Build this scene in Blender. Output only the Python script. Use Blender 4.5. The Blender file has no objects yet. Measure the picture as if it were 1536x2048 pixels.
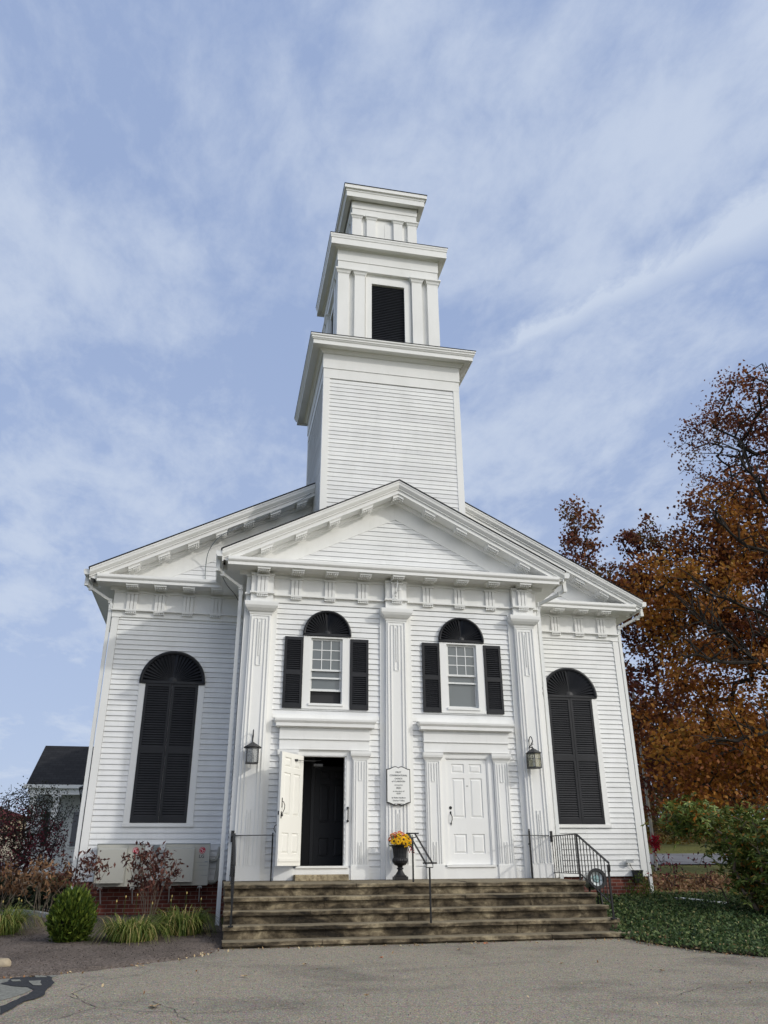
import bpy, bmesh, math, random
import numpy as np
from mathutils import Vector, Matrix, noise as mnoise
SC = bpy.context.scene
COL = SC.collection
random.seed(7); RNG = np.random.default_rng(7)
R = math.radians

# ------------------------------------------------------------------ camera
YAW, PITCH, ROLL, FPX = R(11.649), R(24.004), R(-0.367), 1577.908
CAM = Vector((-3.627, -16.352, 0.282))
f_ = Vector((math.sin(YAW)*math.cos(PITCH), math.cos(YAW)*math.cos(PITCH), math.sin(PITCH)))
r_ = Vector((math.cos(YAW), -math.sin(YAW), 0)); u_ = r_.cross(f_)
r2 = r_*math.cos(ROLL)+u_*math.sin(ROLL); u2 = -r_*math.sin(ROLL)+u_*math.cos(ROLL)
cam = bpy.data.cameras.new('camera'); camo = bpy.data.objects.new('camera', cam); COL.objects.link(camo)
m = Matrix((r2, u2, -f_)).transposed().to_4x4(); m.translation = CAM; camo.matrix_world = m
cam.sensor_fit = 'VERTICAL'; cam.sensor_height = 36; cam.lens = FPX/2048*36
cam.clip_start = .1; cam.clip_end = 3000
SC.camera = camo

# ------------------------------------------------------------------ light
SUN = Vector((1.24, -1.0, .80)).normalized()
SC.view_settings.view_transform = 'Standard'; SC.view_settings.look = 'None'
SC.view_settings.gamma = 1; SC.view_settings.exposure = 0.0
su = bpy.data.lights.new('sun', 'SUN'); su.energy = 1.45; su.angle = R(1.8); su.color = (1, .965, .90)
suo = bpy.data.objects.new('sun', su); COL.objects.link(suo)
suo.rotation_euler = SUN.to_track_quat('Z', 'Y').to_euler(); suo.location = (30, -30, 30)
W = bpy.data.worlds.new('World'); SC.world = W; W.use_nodes = True
def build_world():
    nt = W.node_tree; N = nt.nodes; L = nt.links; N.clear()
    def nd(t, **k):
        n = N.new(t)
        for a, b in k.items(): setattr(n, a, b)
        return n
    def mth(op, a, b=None, c=None, clamp=False):
        n = nd('ShaderNodeMath', operation=op, use_clamp=clamp)
        for i, v in enumerate((a, b, c)):
            if v is None: continue
            if isinstance(v, (int, float)): n.inputs[i].default_value = v
            else: L.new(v, n.inputs[i])
        return n.outputs[0]
    sky = nd('ShaderNodeTexSky', sky_type='NISHITA'); sky.sun_disc = False
    sky.sun_elevation = math.asin(SUN.z); sky.sun_rotation = math.atan2(SUN.x, SUN.y)
    sky.altitude = 300; sky.air_density = 1.0; sky.dust_density = .6; sky.ozone_density = 3.5
    tc = nd('ShaderNodeTexCoord'); D = tc.outputs['Generated']
    sp = nd('ShaderNodeSeparateXYZ'); L.new(D, sp.inputs[0])
    zz = mth('ADD', mth('MAXIMUM', sp.outputs[2], 0.0), .12)
    px = mth('DIVIDE', sp.outputs[0], zz); py = mth('DIVIDE', sp.outputs[1], zz)
    cb = nd('ShaderNodeCombineXYZ'); L.new(px, cb.inputs[0]); L.new(py, cb.inputs[1])
    def noise(vec, scale, detail, rough, dist=0.0, sc=(1, 1, 1), loc=(0, 0, 0), rot=0):
        mp = nd('ShaderNodeMapping'); mp.inputs['Scale'].default_value = sc; mp.inputs['Location'].default_value = loc
        mp.inputs['Rotation'].default_value = (0, 0, rot)
        L.new(vec, mp.inputs[0])
        n = nd('ShaderNodeTexNoise'); n.inputs['Scale'].default_value = scale; n.inputs['Detail'].default_value = detail
        n.inputs['Roughness'].default_value = rough; n.inputs['Distortion'].default_value = dist
        L.new(mp.outputs[0], n.inputs['Vector']); return n.outputs[0]
    P = cb.outputs[0]
    big = noise(P, 1.3, 3, .5, .3, (1, .8, 1), (3.1, 1.7, 0))
    wisp = noise(P, 3.6, 11, .62, .25, (1, .8, 1), (.4, 5.2, 0), .9)
    fine = noise(P, 12.0, 8, .66, .3, (1, .6, 1), (7, 2, 0), .9)
    rip = noise(P, 30.0, 4, .6, .3, (1, .4, 1), (3, 2, 0), 1.1)
    cov = mth('MULTIPLY_ADD', big, 1.0, mth('MULTIPLY_ADD', wisp, 1.15, mth('MULTIPLY_ADD', fine, .52, mth('MULTIPLY', rip, .16))))
    # thin sheets of cloud in definite parts of the sky
    for (d, w, a) in (((.538, .70, .45), 0.985, .10), ((.06, .60, .80), .985, .12), ((-.28, .60, .75), .975, .11), ((.199, .685, .701), .997, .17),
                      ((-.02, .87, .48), .99, .08), ((.47, .55, .69), .98, .10), ((.36, .83, .43), .99, .10), ((-.2, .93, .3), .97, .05)):
        v = Vector(d).normalized()
        dp = nd('ShaderNodeVectorMath', operation='DOT_PRODUCT'); L.new(D, dp.inputs[0]); dp.inputs[1].default_value = v
        mr = nd('ShaderNodeMapRange', interpolation_type='SMOOTHSTEP'); L.new(dp.outputs['Value'], mr.inputs[0])
        mr.inputs[1].default_value = 1-(1-w)*2.2; mr.inputs[2].default_value = 1; mr.inputs[3].default_value = 0; mr.inputs[4].default_value = a
        cov = mth('ADD', cov, mr.outputs[0])
    mr = nd('ShaderNodeMapRange', interpolation_type='SMOOTHSTEP'); L.new(cov, mr.inputs[0])
    mr.inputs[1].default_value = 1.20; mr.inputs[2].default_value = 1.84; mr.inputs[3].default_value = 0.0; mr.inputs[4].default_value = .74
    mask = mr.outputs[0]
    # an old contrail drifting across the right half
    a = Vector((.266, .786, .559)).normalized(); b = Vector((.538, .548, .641)).normalized()
    nrm = a.cross(b).normalized(); tan = nrm.cross(a).normalized()
    dn = nd('ShaderNodeVectorMath', operation='DOT_PRODUCT'); L.new(D, dn.inputs[0]); dn.inputs[1].default_value = nrm
    dt = nd('ShaderNodeVectorMath', operation='DOT_PRODUCT'); L.new(D, dt.inputs[0]); dt.inputs[1].default_value = tan
    wob = mth('MULTIPLY_ADD', mth('SUBTRACT', wisp, .5), .035, mth('MULTIPLY', mth('SUBTRACT', fine, .5), .05))
    dist = mth('ABSOLUTE', mth('ADD', dn.outputs['Value'], wob))
    wid = mth('MULTIPLY_ADD', mth('MAXIMUM', dt.outputs['Value'], 0.0), .085, .018)
    q = mth('SUBTRACT', 1.0, mth('DIVIDE', dist, wid), clamp=True)
    fade = nd('ShaderNodeMapRange', interpolation_type='SMOOTHSTEP'); L.new(dt.outputs['Value'], fade.inputs[0])
    fade.inputs[1].default_value = -.03; fade.inputs[2].default_value = .10
    con = mth('MULTIPLY', mth('MULTIPLY', mth('POWER', q, .8), fade.outputs[0]), mth('MULTIPLY_ADD', fine, 1.7, .25), clamp=True)
    mask = mth('MAXIMUM', mask, mth('MULTIPLY', con, .84), clamp=True)
    mask = mth('MAXIMUM', mask, mth('MULTIPLY_ADD', mth('SUBTRACT', 1.0, mth('MULTIPLY', sp.outputs[2], 1.6), clamp=True), .30, .10))
    tint = nd('ShaderNodeMix', data_type='RGBA', blend_type='MULTIPLY'); tint.inputs[0].default_value = 1
    L.new(sky.outputs[0], tint.inputs[6]); tint.inputs[7].default_value = (1.38, 1.12, 1.0, 1)
    thin = nd('ShaderNodeMix', data_type='RGBA'); thin.inputs[0].default_value = .78; L.new(tint.outputs[2], thin.inputs[6]); thin.inputs[7].default_value = (3.1, 4.15, 6.7, 1)
    mx = nd('ShaderNodeMix', data_type='RGBA'); L.new(mask, mx.inputs[0]); L.new(thin.outputs[2], mx.inputs[6])
    mx.inputs[7].default_value = (5.7, 6.4, 7.6, 1)
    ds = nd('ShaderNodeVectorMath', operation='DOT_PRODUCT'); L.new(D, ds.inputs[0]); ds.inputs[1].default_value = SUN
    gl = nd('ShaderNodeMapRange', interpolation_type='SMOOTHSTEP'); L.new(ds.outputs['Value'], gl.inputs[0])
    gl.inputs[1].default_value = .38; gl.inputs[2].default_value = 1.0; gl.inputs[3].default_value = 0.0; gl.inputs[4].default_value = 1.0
    hz = nd('ShaderNodeMix', data_type='RGBA'); L.new(gl.outputs[0], hz.inputs[0]); L.new(mx.outputs[2], hz.inputs[6]); hz.inputs[7].default_value = (17.5, 17.1, 16.3, 1)   # sky glow added round the sun, unseen behind the camera, lifting the shade
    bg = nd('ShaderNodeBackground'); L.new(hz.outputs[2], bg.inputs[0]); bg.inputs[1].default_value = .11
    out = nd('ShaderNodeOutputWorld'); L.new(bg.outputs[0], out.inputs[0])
build_world()

# ------------------------------------------------------------------ materials
class NT:
    def __init__(s, name):
        s.m = bpy.data.materials.new(name); s.m.use_nodes = True
        s.N = s.m.node_tree.nodes; s.L = s.m.node_tree.links
        s.b = s.N['Principled BSDF']
        s.tc = s.N.new('ShaderNodeTexCoord')
    def set(s, sock, v):
        if v is None: return
        if isinstance(v, (int, float)): sock.default_value = v
        elif isinstance(v, tuple): sock.default_value = v if len(v) != 3 or sock.type == 'VECTOR' else (*v, 1)
        else: s.L.new(v, sock)
    def noise(s, scale, detail=4, rough=.55, sc=(1, 1, 1), dist=0, coord='Object'):
        mp = s.N.new('ShaderNodeMapping'); mp.inputs['Scale'].default_value = sc; s.L.new(s.tc.outputs[coord], mp.inputs[0])
        n = s.N.new('ShaderNodeTexNoise'); n.inputs['Scale'].default_value = scale; n.inputs['Detail'].default_value = detail
        n.inputs['Roughness'].default_value = rough; n.inputs['Distortion'].default_value = dist
        s.L.new(mp.outputs[0], n.inputs['Vector']); return n.outputs[0]
    def ramp(s, fac, stops):
        r = s.N.new('ShaderNodeValToRGB'); s.set(r.inputs[0], fac); e = r.color_ramp.elements
        while len(e) > 1: e.remove(e[-1])
        e[0].position = stops[0][0]; e[0].color = (*stops[0][1], 1)
        for p, c in stops[1:]:
            q = e.new(p); q.color = (*c, 1)
        return r.outputs[0]
    def mix(s, fac, a, b, bt='MIX'):
        n = s.N.new('ShaderNodeMix'); n.data_type = 'RGBA'; n.blend_type = bt
        s.set(n.inputs[0], fac); s.set(n.inputs[6], a); s.set(n.inputs[7], b); return n.outputs[2]
    def bump(s, h, strength, dist=.01):
        n = s.N.new('ShaderNodeBump'); n.inputs['Strength'].default_value = strength; n.inputs['Distance'].default_value = dist
        s.L.new(h, n.inputs['Height']); s.L.new(n.outputs[0], s.b.inputs['Normal'])
    def done(s, col=None, rough=.6, spec=.4, metal=0):
        s.set(s.b.inputs['Base Color'], col); s.set(s.b.inputs['Roughness'], rough)
        s.b.inputs['Specular IOR Level'].default_value = spec; s.b.inputs['Metallic'].default_value = metal
        return s.m
M = {}
def paint(name, col, dirt, rough=.5, amt=.5, spec=.35, board=False):
    t = NT(name); n1 = t.noise(1.4, 6, .65, (1, 1, .45)); n2 = t.noise(14, 5, .6, (1, 1, .2)); n3 = t.noise(60, 3, .5, (1, 1, .4))
    c = t.mix(t.ramp(n1, [(.42, (0, 0, 0)), (.75, (amt, amt, amt))]), col, dirt)
    c = t.mix(t.ramp(n2, [(.60, (0, 0, 0)), (.78, (amt*.8,)*3)]), c, dirt)
    if board:      # each board took the paint a little differently; old nail and scuff marks
        nb = t.noise(1.0, 2, .5, (.35, .35, 8.9)); c = t.mix(.8, c, t.ramp(nb, [(.35, (.90, .90, .905)), (.65, (1.03, 1.03, 1.02))]), 'MULTIPLY')
        nk = t.noise(5.5, 6, .72, (1, 1, 3)); c = t.mix(t.ramp(nk, [(.68, (0, 0, 0)), (.74, (.7, .7, .7))]), c, (.42, .41, .39))
    elif 'paint' in name and col[0] > .5:
        nk = t.noise(7, 6, .74, (1, 1, .5)); c = t.mix(t.ramp(nk, [(.70, (0, 0, 0)), (.76, (.45, .45, .45))]), c, (.48, .47, .45))
    t.bump(n3, .12, .004)
    M[name] = t.done(c, rough, spec); return M[name]
WHITE = paint('white_paint', (.80, .80, .78), (.66, .66, .63))
WHITE2 = paint('siding_paint', (.79, .795, .79), (.62, .625, .61), .55, .6, .35, True)
WHITE3 = paint('door_white', (.78, .77, .72), (.70, .69, .64), .4, .25)
ALU = paint('gutter_white', (.72, .73, .72), (.60, .61, .60), .4)
BLACK = paint('black_paint', (.0125, .0135, .017), (.024, .025, .029), .42, .8, .26)
LOUV = paint('louvre_paint', (.030, .033, .042), (.045, .048, .055), .6, .6, .2)
IRON = paint('wrought_iron', (.010, .011, .013), (.03, .026, .024), .42, .5)
LANT = paint('lantern_metal', (.035, .036, .038), (.06, .058, .055), .55, .6)
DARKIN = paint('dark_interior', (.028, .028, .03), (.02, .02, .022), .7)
PANELIN = paint('inner_door_paint', (.05, .052, .057), (.04, .04, .045), .6)  # white inner door coloured dark to stand in for vestibule shade
BEIGE = paint('unit_beige', (.42, .415, .37), (.35, .345, .31), .5, .35)
GREY = paint('box_grey', (.22, .25, .26), (.17, .19, .2), .5, .35)
SIGN = paint('sign_board', (.80, .80, .77), (.64, .65, .61), .5, .3)
def flat(name, col, rough=.5, spec=.4, metal=0, var=.15, scale=20):
    t = NT(name); n = t.noise(scale, 4)
    c = t.mix(t.ramp(n, [(.35, (0, 0, 0)), (.7, (1, 1, 1))]), tuple(v*(1-var) for v in col), tuple(min(1, v*(1+var)) for v in col))
    M[name] = t.done(c, rough, spec, metal); return M[name]
RED = flat('logo_red', (.42, .006, .03)); TXT = flat('lettering', (.02, .022, .025)); TXT2 = flat('lettering_grey', (.06, .065, .07))
GOLD = flat('petal_yellow', (.85, .50, .02), .6, .2, 0, .25); ORANGE = flat('petal_orange', (.62, .13, .015), .6, .2, 0, .3)
MAROON = flat('petal_maroon', (.22, .018, .015), .6, .2, 0, .3); SEED = flat('flower_centre', (.03, .012, .006), .8)
STEEL = flat('galvanised', (.36, .39, .40), .30, .6, .6, .2, 9); TEAL = flat('drum_centre', (.28, .42, .42), .4)
GOLDD = flat('seed_head', (.42, .33, .12), .8, .2)
GLEAF = flat('bouquet_leaf', (.05, .09, .02), .6)
def glass(name, col, rough=.08):
    t = NT(name); n = t.noise(1.2, 3); c = t.mix(n, col, tuple(v*1.5 for v in col)); t.bump(t.noise(1.6, 2), .05, .02)
    M[name] = t.done(c, rough, .8); return M[name]
PANE = glass('window_glass', (.085, .10, .105)); PANED = glass('dark_glass', (.015, .018, .022))
def lanternglass(name, col):
    t = NT(name); n = t.noise(14, 3); c = t.mix(n, col, tuple(v*.6 for v in col))
    t.b.inputs['Alpha'].default_value = .45; M[name] = t.done(c, .15, .7); return M[name]
LGC = lanternglass('lantern_clear_glass', (.45, .47, .47)); LGY = lanternglass('lantern_amber_glass', (.42, .40, .24))
def mk_shingle():
    t = NT('roof_shingle'); br = t.N.new('ShaderNodeTexBrick'); mp = t.N.new('ShaderNodeMapping'); t.L.new(t.tc.outputs['Object'], mp.inputs[0])
    t.L.new(mp.outputs[0], br.inputs['Vector']); br.inputs['Scale'].default_value = 1
    br.inputs['Brick Width'].default_value = .3; br.inputs['Row Height'].default_value = .14; br.inputs['Mortar Size'].default_value = .008
    br.inputs['Color1'].default_value = (.028, .029, .032, 1); br.inputs['Color2'].default_value = (.016, .017, .02, 1); br.inputs['Mortar'].default_value = (.008, .008, .009, 1)
    c = t.mix(.35, br.outputs[0], t.ramp(t.noise(30, 5), [(.3, (.012, .012, .014)), (.7, (.04, .04, .042))]))
    M['shingle'] = t.done(c, .9, .15); return M['shingle']
SHING = mk_shingle()
def mk_brick():
    t = NT('red_brick')
    sp = t.N.new('ShaderNodeSeparateXYZ'); t.L.new(t.tc.outputs['Object'], sp.inputs[0])
    ad = t.N.new('ShaderNodeMath'); ad.operation = 'ADD'; t.L.new(sp.outputs[0], ad.inputs[0]); t.L.new(sp.outputs[1], ad.inputs[1])
    cb = t.N.new('ShaderNodeCombineXYZ'); t.L.new(ad.outputs[0], cb.inputs[0]); t.L.new(sp.outputs[2], cb.inputs[1])
    br = t.N.new('ShaderNodeTexBrick'); t.L.new(cb.outputs[0], br.inputs['Vector'])
    br.inputs['Scale'].default_value = 1; br.inputs['Brick Width'].default_value = .215; br.inputs['Row Height'].default_value = .072; br.inputs['Mortar Size'].default_value = .006
    br.inputs['Color1'].default_value = (.20, .058, .04, 1); br.inputs['Color2'].default_value = (.11, .032, .024, 1); br.inputs['Mortar'].default_value = (.28, .22, .19, 1)
    c = t.mix(.5, br.outputs[0], t.ramp(t.noise(9, 5), [(.3, (.35, .3, .3)), (.7, (1, 1, 1))]), 'MULTIPLY')
    bp = t.N.new('ShaderNodeBump'); bp.invert = True; bp.inputs['Strength'].default_value = .6; bp.inputs['Distance'].default_value = .008
    t.L.new(br.outputs['Fac'], bp.inputs['Height']); t.L.new(bp.outputs[0], t.b.inputs['Normal'])
    return t.done(c, .85, .2)
BRICK = mk_brick()
def mk_stone():
    t = NT('weathered_sandstone')
    n1 = t.noise(1.7, 6, .65, (1, 1, 2.2), .6); n2 = t.noise(7, 6, .7, (1, 1, 1)); n3 = t.noise(70, 4, .6)
    c = t.ramp(n1, [(.36, (.026, .022, .017)), (.45, (.075, .060, .040)), (.54, (.16, .128, .084)), (.66, (.36, .30, .195))])
    d = t.ramp(n2, [(.36, (.35, .33, .31)), (.55, (1, 1, 1)), (.72, (1.35, 1.3, 1.2))])
    c = t.mix(.85, c, d, 'MULTIPLY')
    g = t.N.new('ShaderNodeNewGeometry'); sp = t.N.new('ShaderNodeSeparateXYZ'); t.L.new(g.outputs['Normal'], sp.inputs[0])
    up = t.ramp(sp.outputs[2], [(.55, (0, 0, 0)), (.9, (.75, .75, .75))])     # paler on upward faces
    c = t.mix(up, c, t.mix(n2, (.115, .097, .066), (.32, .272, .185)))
    t.bump(t.mix(.5, n2, n3), .5, .012)
    return t.done(c, .9, .2)
STONE = mk_stone()
def mk_asphalt():
    t = NT('worn_asphalt')
    agg = t.noise(60, 3, .6); mid = t.noise(14, 6, .7); big = t.noise(.55, 6, .62, (1, 1.6, 1), .4)
    vo = t.N.new('ShaderNodeTexVoronoi'); vo.inputs['Scale'].default_value = 85; t.L.new(t.tc.outputs['Object'], vo.inputs[0])
    c = t.ramp(agg, [(.30, (.11, .099, .080)), (.45, (.235, .212, .174)), (.58, (.318, .280, .215)), (.72, (.54, .482, .375))])
    c = t.mix(.35, c, vo.outputs['Color'], 'SOFT_LIGHT')
    c = t.mix(.9, c, t.ramp(mid, [(.3, (.80, .80, .80)), (.7, (1.08, 1.08, 1.08))]), 'MULTIPLY')
    c = t.mix(.9, c, t.ramp(big, [(.30, (.55, .56, .58)), (.40, (.80, .80, .81)), (.50, (1, 1, 1)), (.7, (1.08, 1.07, 1.05))]), 'MULTIPLY')
    t.bump(agg, .7, .01)
    return t.done(c, .95, .15)
ASPH = mk_asphalt()
TAR = flat('sealer_tar', (.034, .035, .038), .85, .2, 0, .35, 40)
OLDCONC = flat('old_concrete', (.20, .20, .175), .9, .2, 0, .25, 24)
CRACK = flat('crack_dark', (.055, .052, .048), .95, .1)
def mk_ground(name, stops, s1, s2, bumpd=.03, mul=((.3, (.6,)*3), (.7, (1.15,)*3))):
    t = NT(name); n1 = t.noise(s1, 7, .7); n2 = t.noise(s2, 6, .65)
    c = t.ramp(n1, stops); c = t.mix(.8, c, t.ramp(n2, list(mul)), 'MULTIPLY'); t.bump(n1, .9, bumpd)
    return t.done(c, .95, .1)
MULCH = mk_ground('mulch', [(.30, (.055, .042, .035)), (.47, (.13, .105, .09)), (.60, (.21, .175, .15)), (.75, (.34, .30, .265))], 34, 1.6)
LAWN = mk_ground('lawn', [(.3, (.05, .06, .018)), (.5, (.12, .125, .04)), (.7, (.22, .20, .08))], 9, .35)
SOIL = mk_ground('soil', [(.3, (.018, .016, .010)), (.5, (.04, .036, .02)), (.7, (.07, .06, .035))], 20, 1.2)
ROAD = mk_ground('road', [(.3, (.16, .16, .17)), (.6, (.21, .21, .22)), (.8, (.27, .27, .27))], 30, .5, .004)
TAN = mk_ground('dry_field', [(.3, (.25, .21, .14)), (.6, (.36, .30, .21)), (.8, (.45, .39, .28))], 3, .2)
CONC = mk_ground('concrete', [(.3, (.30, .31, .29)), (.6, (.42, .43, .41)), (.8, (.5, .5, .48))], 22, 1.1, .003)
WOODB = mk_ground('worn_board', [(.3, (.16, .12, .075)), (.5, (.34, .28, .18)), (.7, (.48, .41, .28))], 16, 2.0, .004)
def leafmat(name, stops, trans=.35, patch=None, rough=.6):
    t = NT(name); a = t.N.new('ShaderNodeAttribute'); a.attribute_name = 'rnd'
    f = a.outputs['Fac']
    if patch:
        n = t.noise(patch, 3, .5); ma = t.N.new('ShaderNodeMath'); ma.operation = 'MULTIPLY_ADD'; t.L.new(n, ma.inputs[0]); ma.inputs[1].default_value = 1.6
        mb = t.N.new('ShaderNodeMath'); mb.operation = 'MULTIPLY_ADD'; t.L.new(f, mb.inputs[0]); mb.inputs[1].default_value = .40; mb.inputs[2].default_value = -.48
        t.L.new(mb.outputs[0], ma.inputs[2]); f = ma.outputs[0]
        if name == 'maple_leaves':      # the turning starts at the top: upper leaves are duller and redder
            sp = t.N.new('ShaderNodeSeparateXYZ'); t.L.new(t.tc.outputs['Object'], sp.inputs[0])
            mr = t.N.new('ShaderNodeMapRange'); t.L.new(sp.outputs[2], mr.inputs[0]); mr.inputs[1].default_value = 8; mr.inputs[2].default_value = 16; mr.inputs[3].default_value = .02; mr.inputs[4].default_value = -.24
            mc = t.N.new('ShaderNodeMath'); t.L.new(f, mc.inputs[0]); t.L.new(mr.outputs[0], mc.inputs[1]); f = mc.outputs[0]
    c = t.ramp(f, stops); mt = t.done(c, rough, .25)
    tr = t.N.new('ShaderNodeBsdfTranslucent'); t.L.new(c, tr.inputs[0])
    ms = t.N.new('ShaderNodeMixShader'); ms.inputs[0].default_value = trans
    t.L.new(t.b.outputs[0], ms.inputs[1]); t.L.new(tr.outputs[0], ms.inputs[2]); t.L.new(ms.outputs[0], t.N['Material Output'].inputs[0])
    return mt
L_ORANGE = leafmat('maple_leaves', [(.12, (.095, .032, .024)), (.32, (.16, .052, .026)), (.52, (.26, .092, .022)), (.72, (.37, .160, .026)), (.95, (.29, .18, .034))], .35, .22)
L_RUST = leafmat('rust_leaves', [(.1, (.045, .012, .010)), (.4, (.12, .030, .014)), (.7, (.20, .06, .016)), (.95, (.26, .10, .02))], .35)
L_MAROON = leafmat('maroon_leaves', [(.1, (.06, .018, .014)), (.4, (.15, .040, .028)), (.7, (.20, .08, .03)), (.95, (.12, .11, .03))], .3, .4)
L_BURN = leafmat('burning_bush_leaves', [(.1, (.05, .018, .018)), (.5, (.12, .024, .030)), (.85, (.22, .035, .05))], .3)
L_RED = leafmat('scarlet_leaves', [(.1, (.22, .008, .02)), (.8, (.50, .015, .05))], .4)
L_PURP = leafmat('dogwood_leaves', [(.1, (.045, .018, .016)), (.5, (.10, .038, .030)), (.85, (.17, .07, .05))], .3)
L_BROWN = leafmat('dry_brown_leaves', [(.1, (.07, .035, .018)), (.5, (.16, .082, .040)), (.9, (.26, .15, .08))], .25)
L_ARB = leafmat('evergreen_tufts', [(.1, (.022, .042, .007)), (.5, (.065, .11, .014)), (.9, (.17, .21, .032))], .25)
L_GRASS = leafmat('daylily_blades', [(.1, (.05, .085, .018)), (.5, (.14, .185, .036)), (.85, (.28, .29, .08)), (.97, (.46, .36, .15))], .3)
L_RHOD = leafmat('rhododendron_leaves', [(.05, (.045, .075, .018)), (.5, (.135, .19, .045)), (.85, (.28, .33, .09)), (.985, (.40, .14, .025))], .25, None, .42)
L_COVER = leafmat('ground_cover_leaves', [(.05, (.022, .044, .016)), (.5, (.055, .098, .032)), (.85, (.13, .18, .06)), (.94, (.20, .20, .08)), (.98, (.42, .34, .16))], .25)
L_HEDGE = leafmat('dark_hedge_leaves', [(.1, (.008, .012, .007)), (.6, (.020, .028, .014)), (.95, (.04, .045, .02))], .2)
L_OLIVE = leafmat('olive_leaves', [(.1, (.022, .024, .012)), (.6, (.055, .055, .028)), (.95, (.10, .085, .04))], .2)
L_WOOD = leafmat('far_wood_leaves', [(.1, (.020, .016, .010)), (.5, (.055, .034, .016)), (.8, (.10, .055, .02)), (.95, (.07, .075, .02))], .3, .12)
L_MIX = leafmat('brush_leaves', [(.1, (.03, .035, .012)), (.4, (.08, .07, .02)), (.7, (.16, .09, .02)), (.95, (.20, .16, .03))], .3, .3)
L_FALL = leafmat('fallen_leaves', [(.1, (.22, .10, .04)), (.5, (.36, .24, .12)), (.9, (.50, .40, .24))], .1)
def bark(name, a, b):
    t = NT(name); n = t.noise(12, 6, .7, (1, 1, .25)); c = t.mix(n, a, b); t.bump(n, .6, .02); return t.done(c, .9, .15)
BARK = bark('dark_bark', (.014, .012, .011), (.045, .038, .032)); TWIG = bark('pale_twig', (.12, .09, .065), (.30, .24, .18)); TWIGD = bark('dark_twig', (.03, .022, .018), (.09, .07, .06))
POLE = bark('weathered_pole', (.30, .29, .26), (.55, .54, .50))

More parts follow.
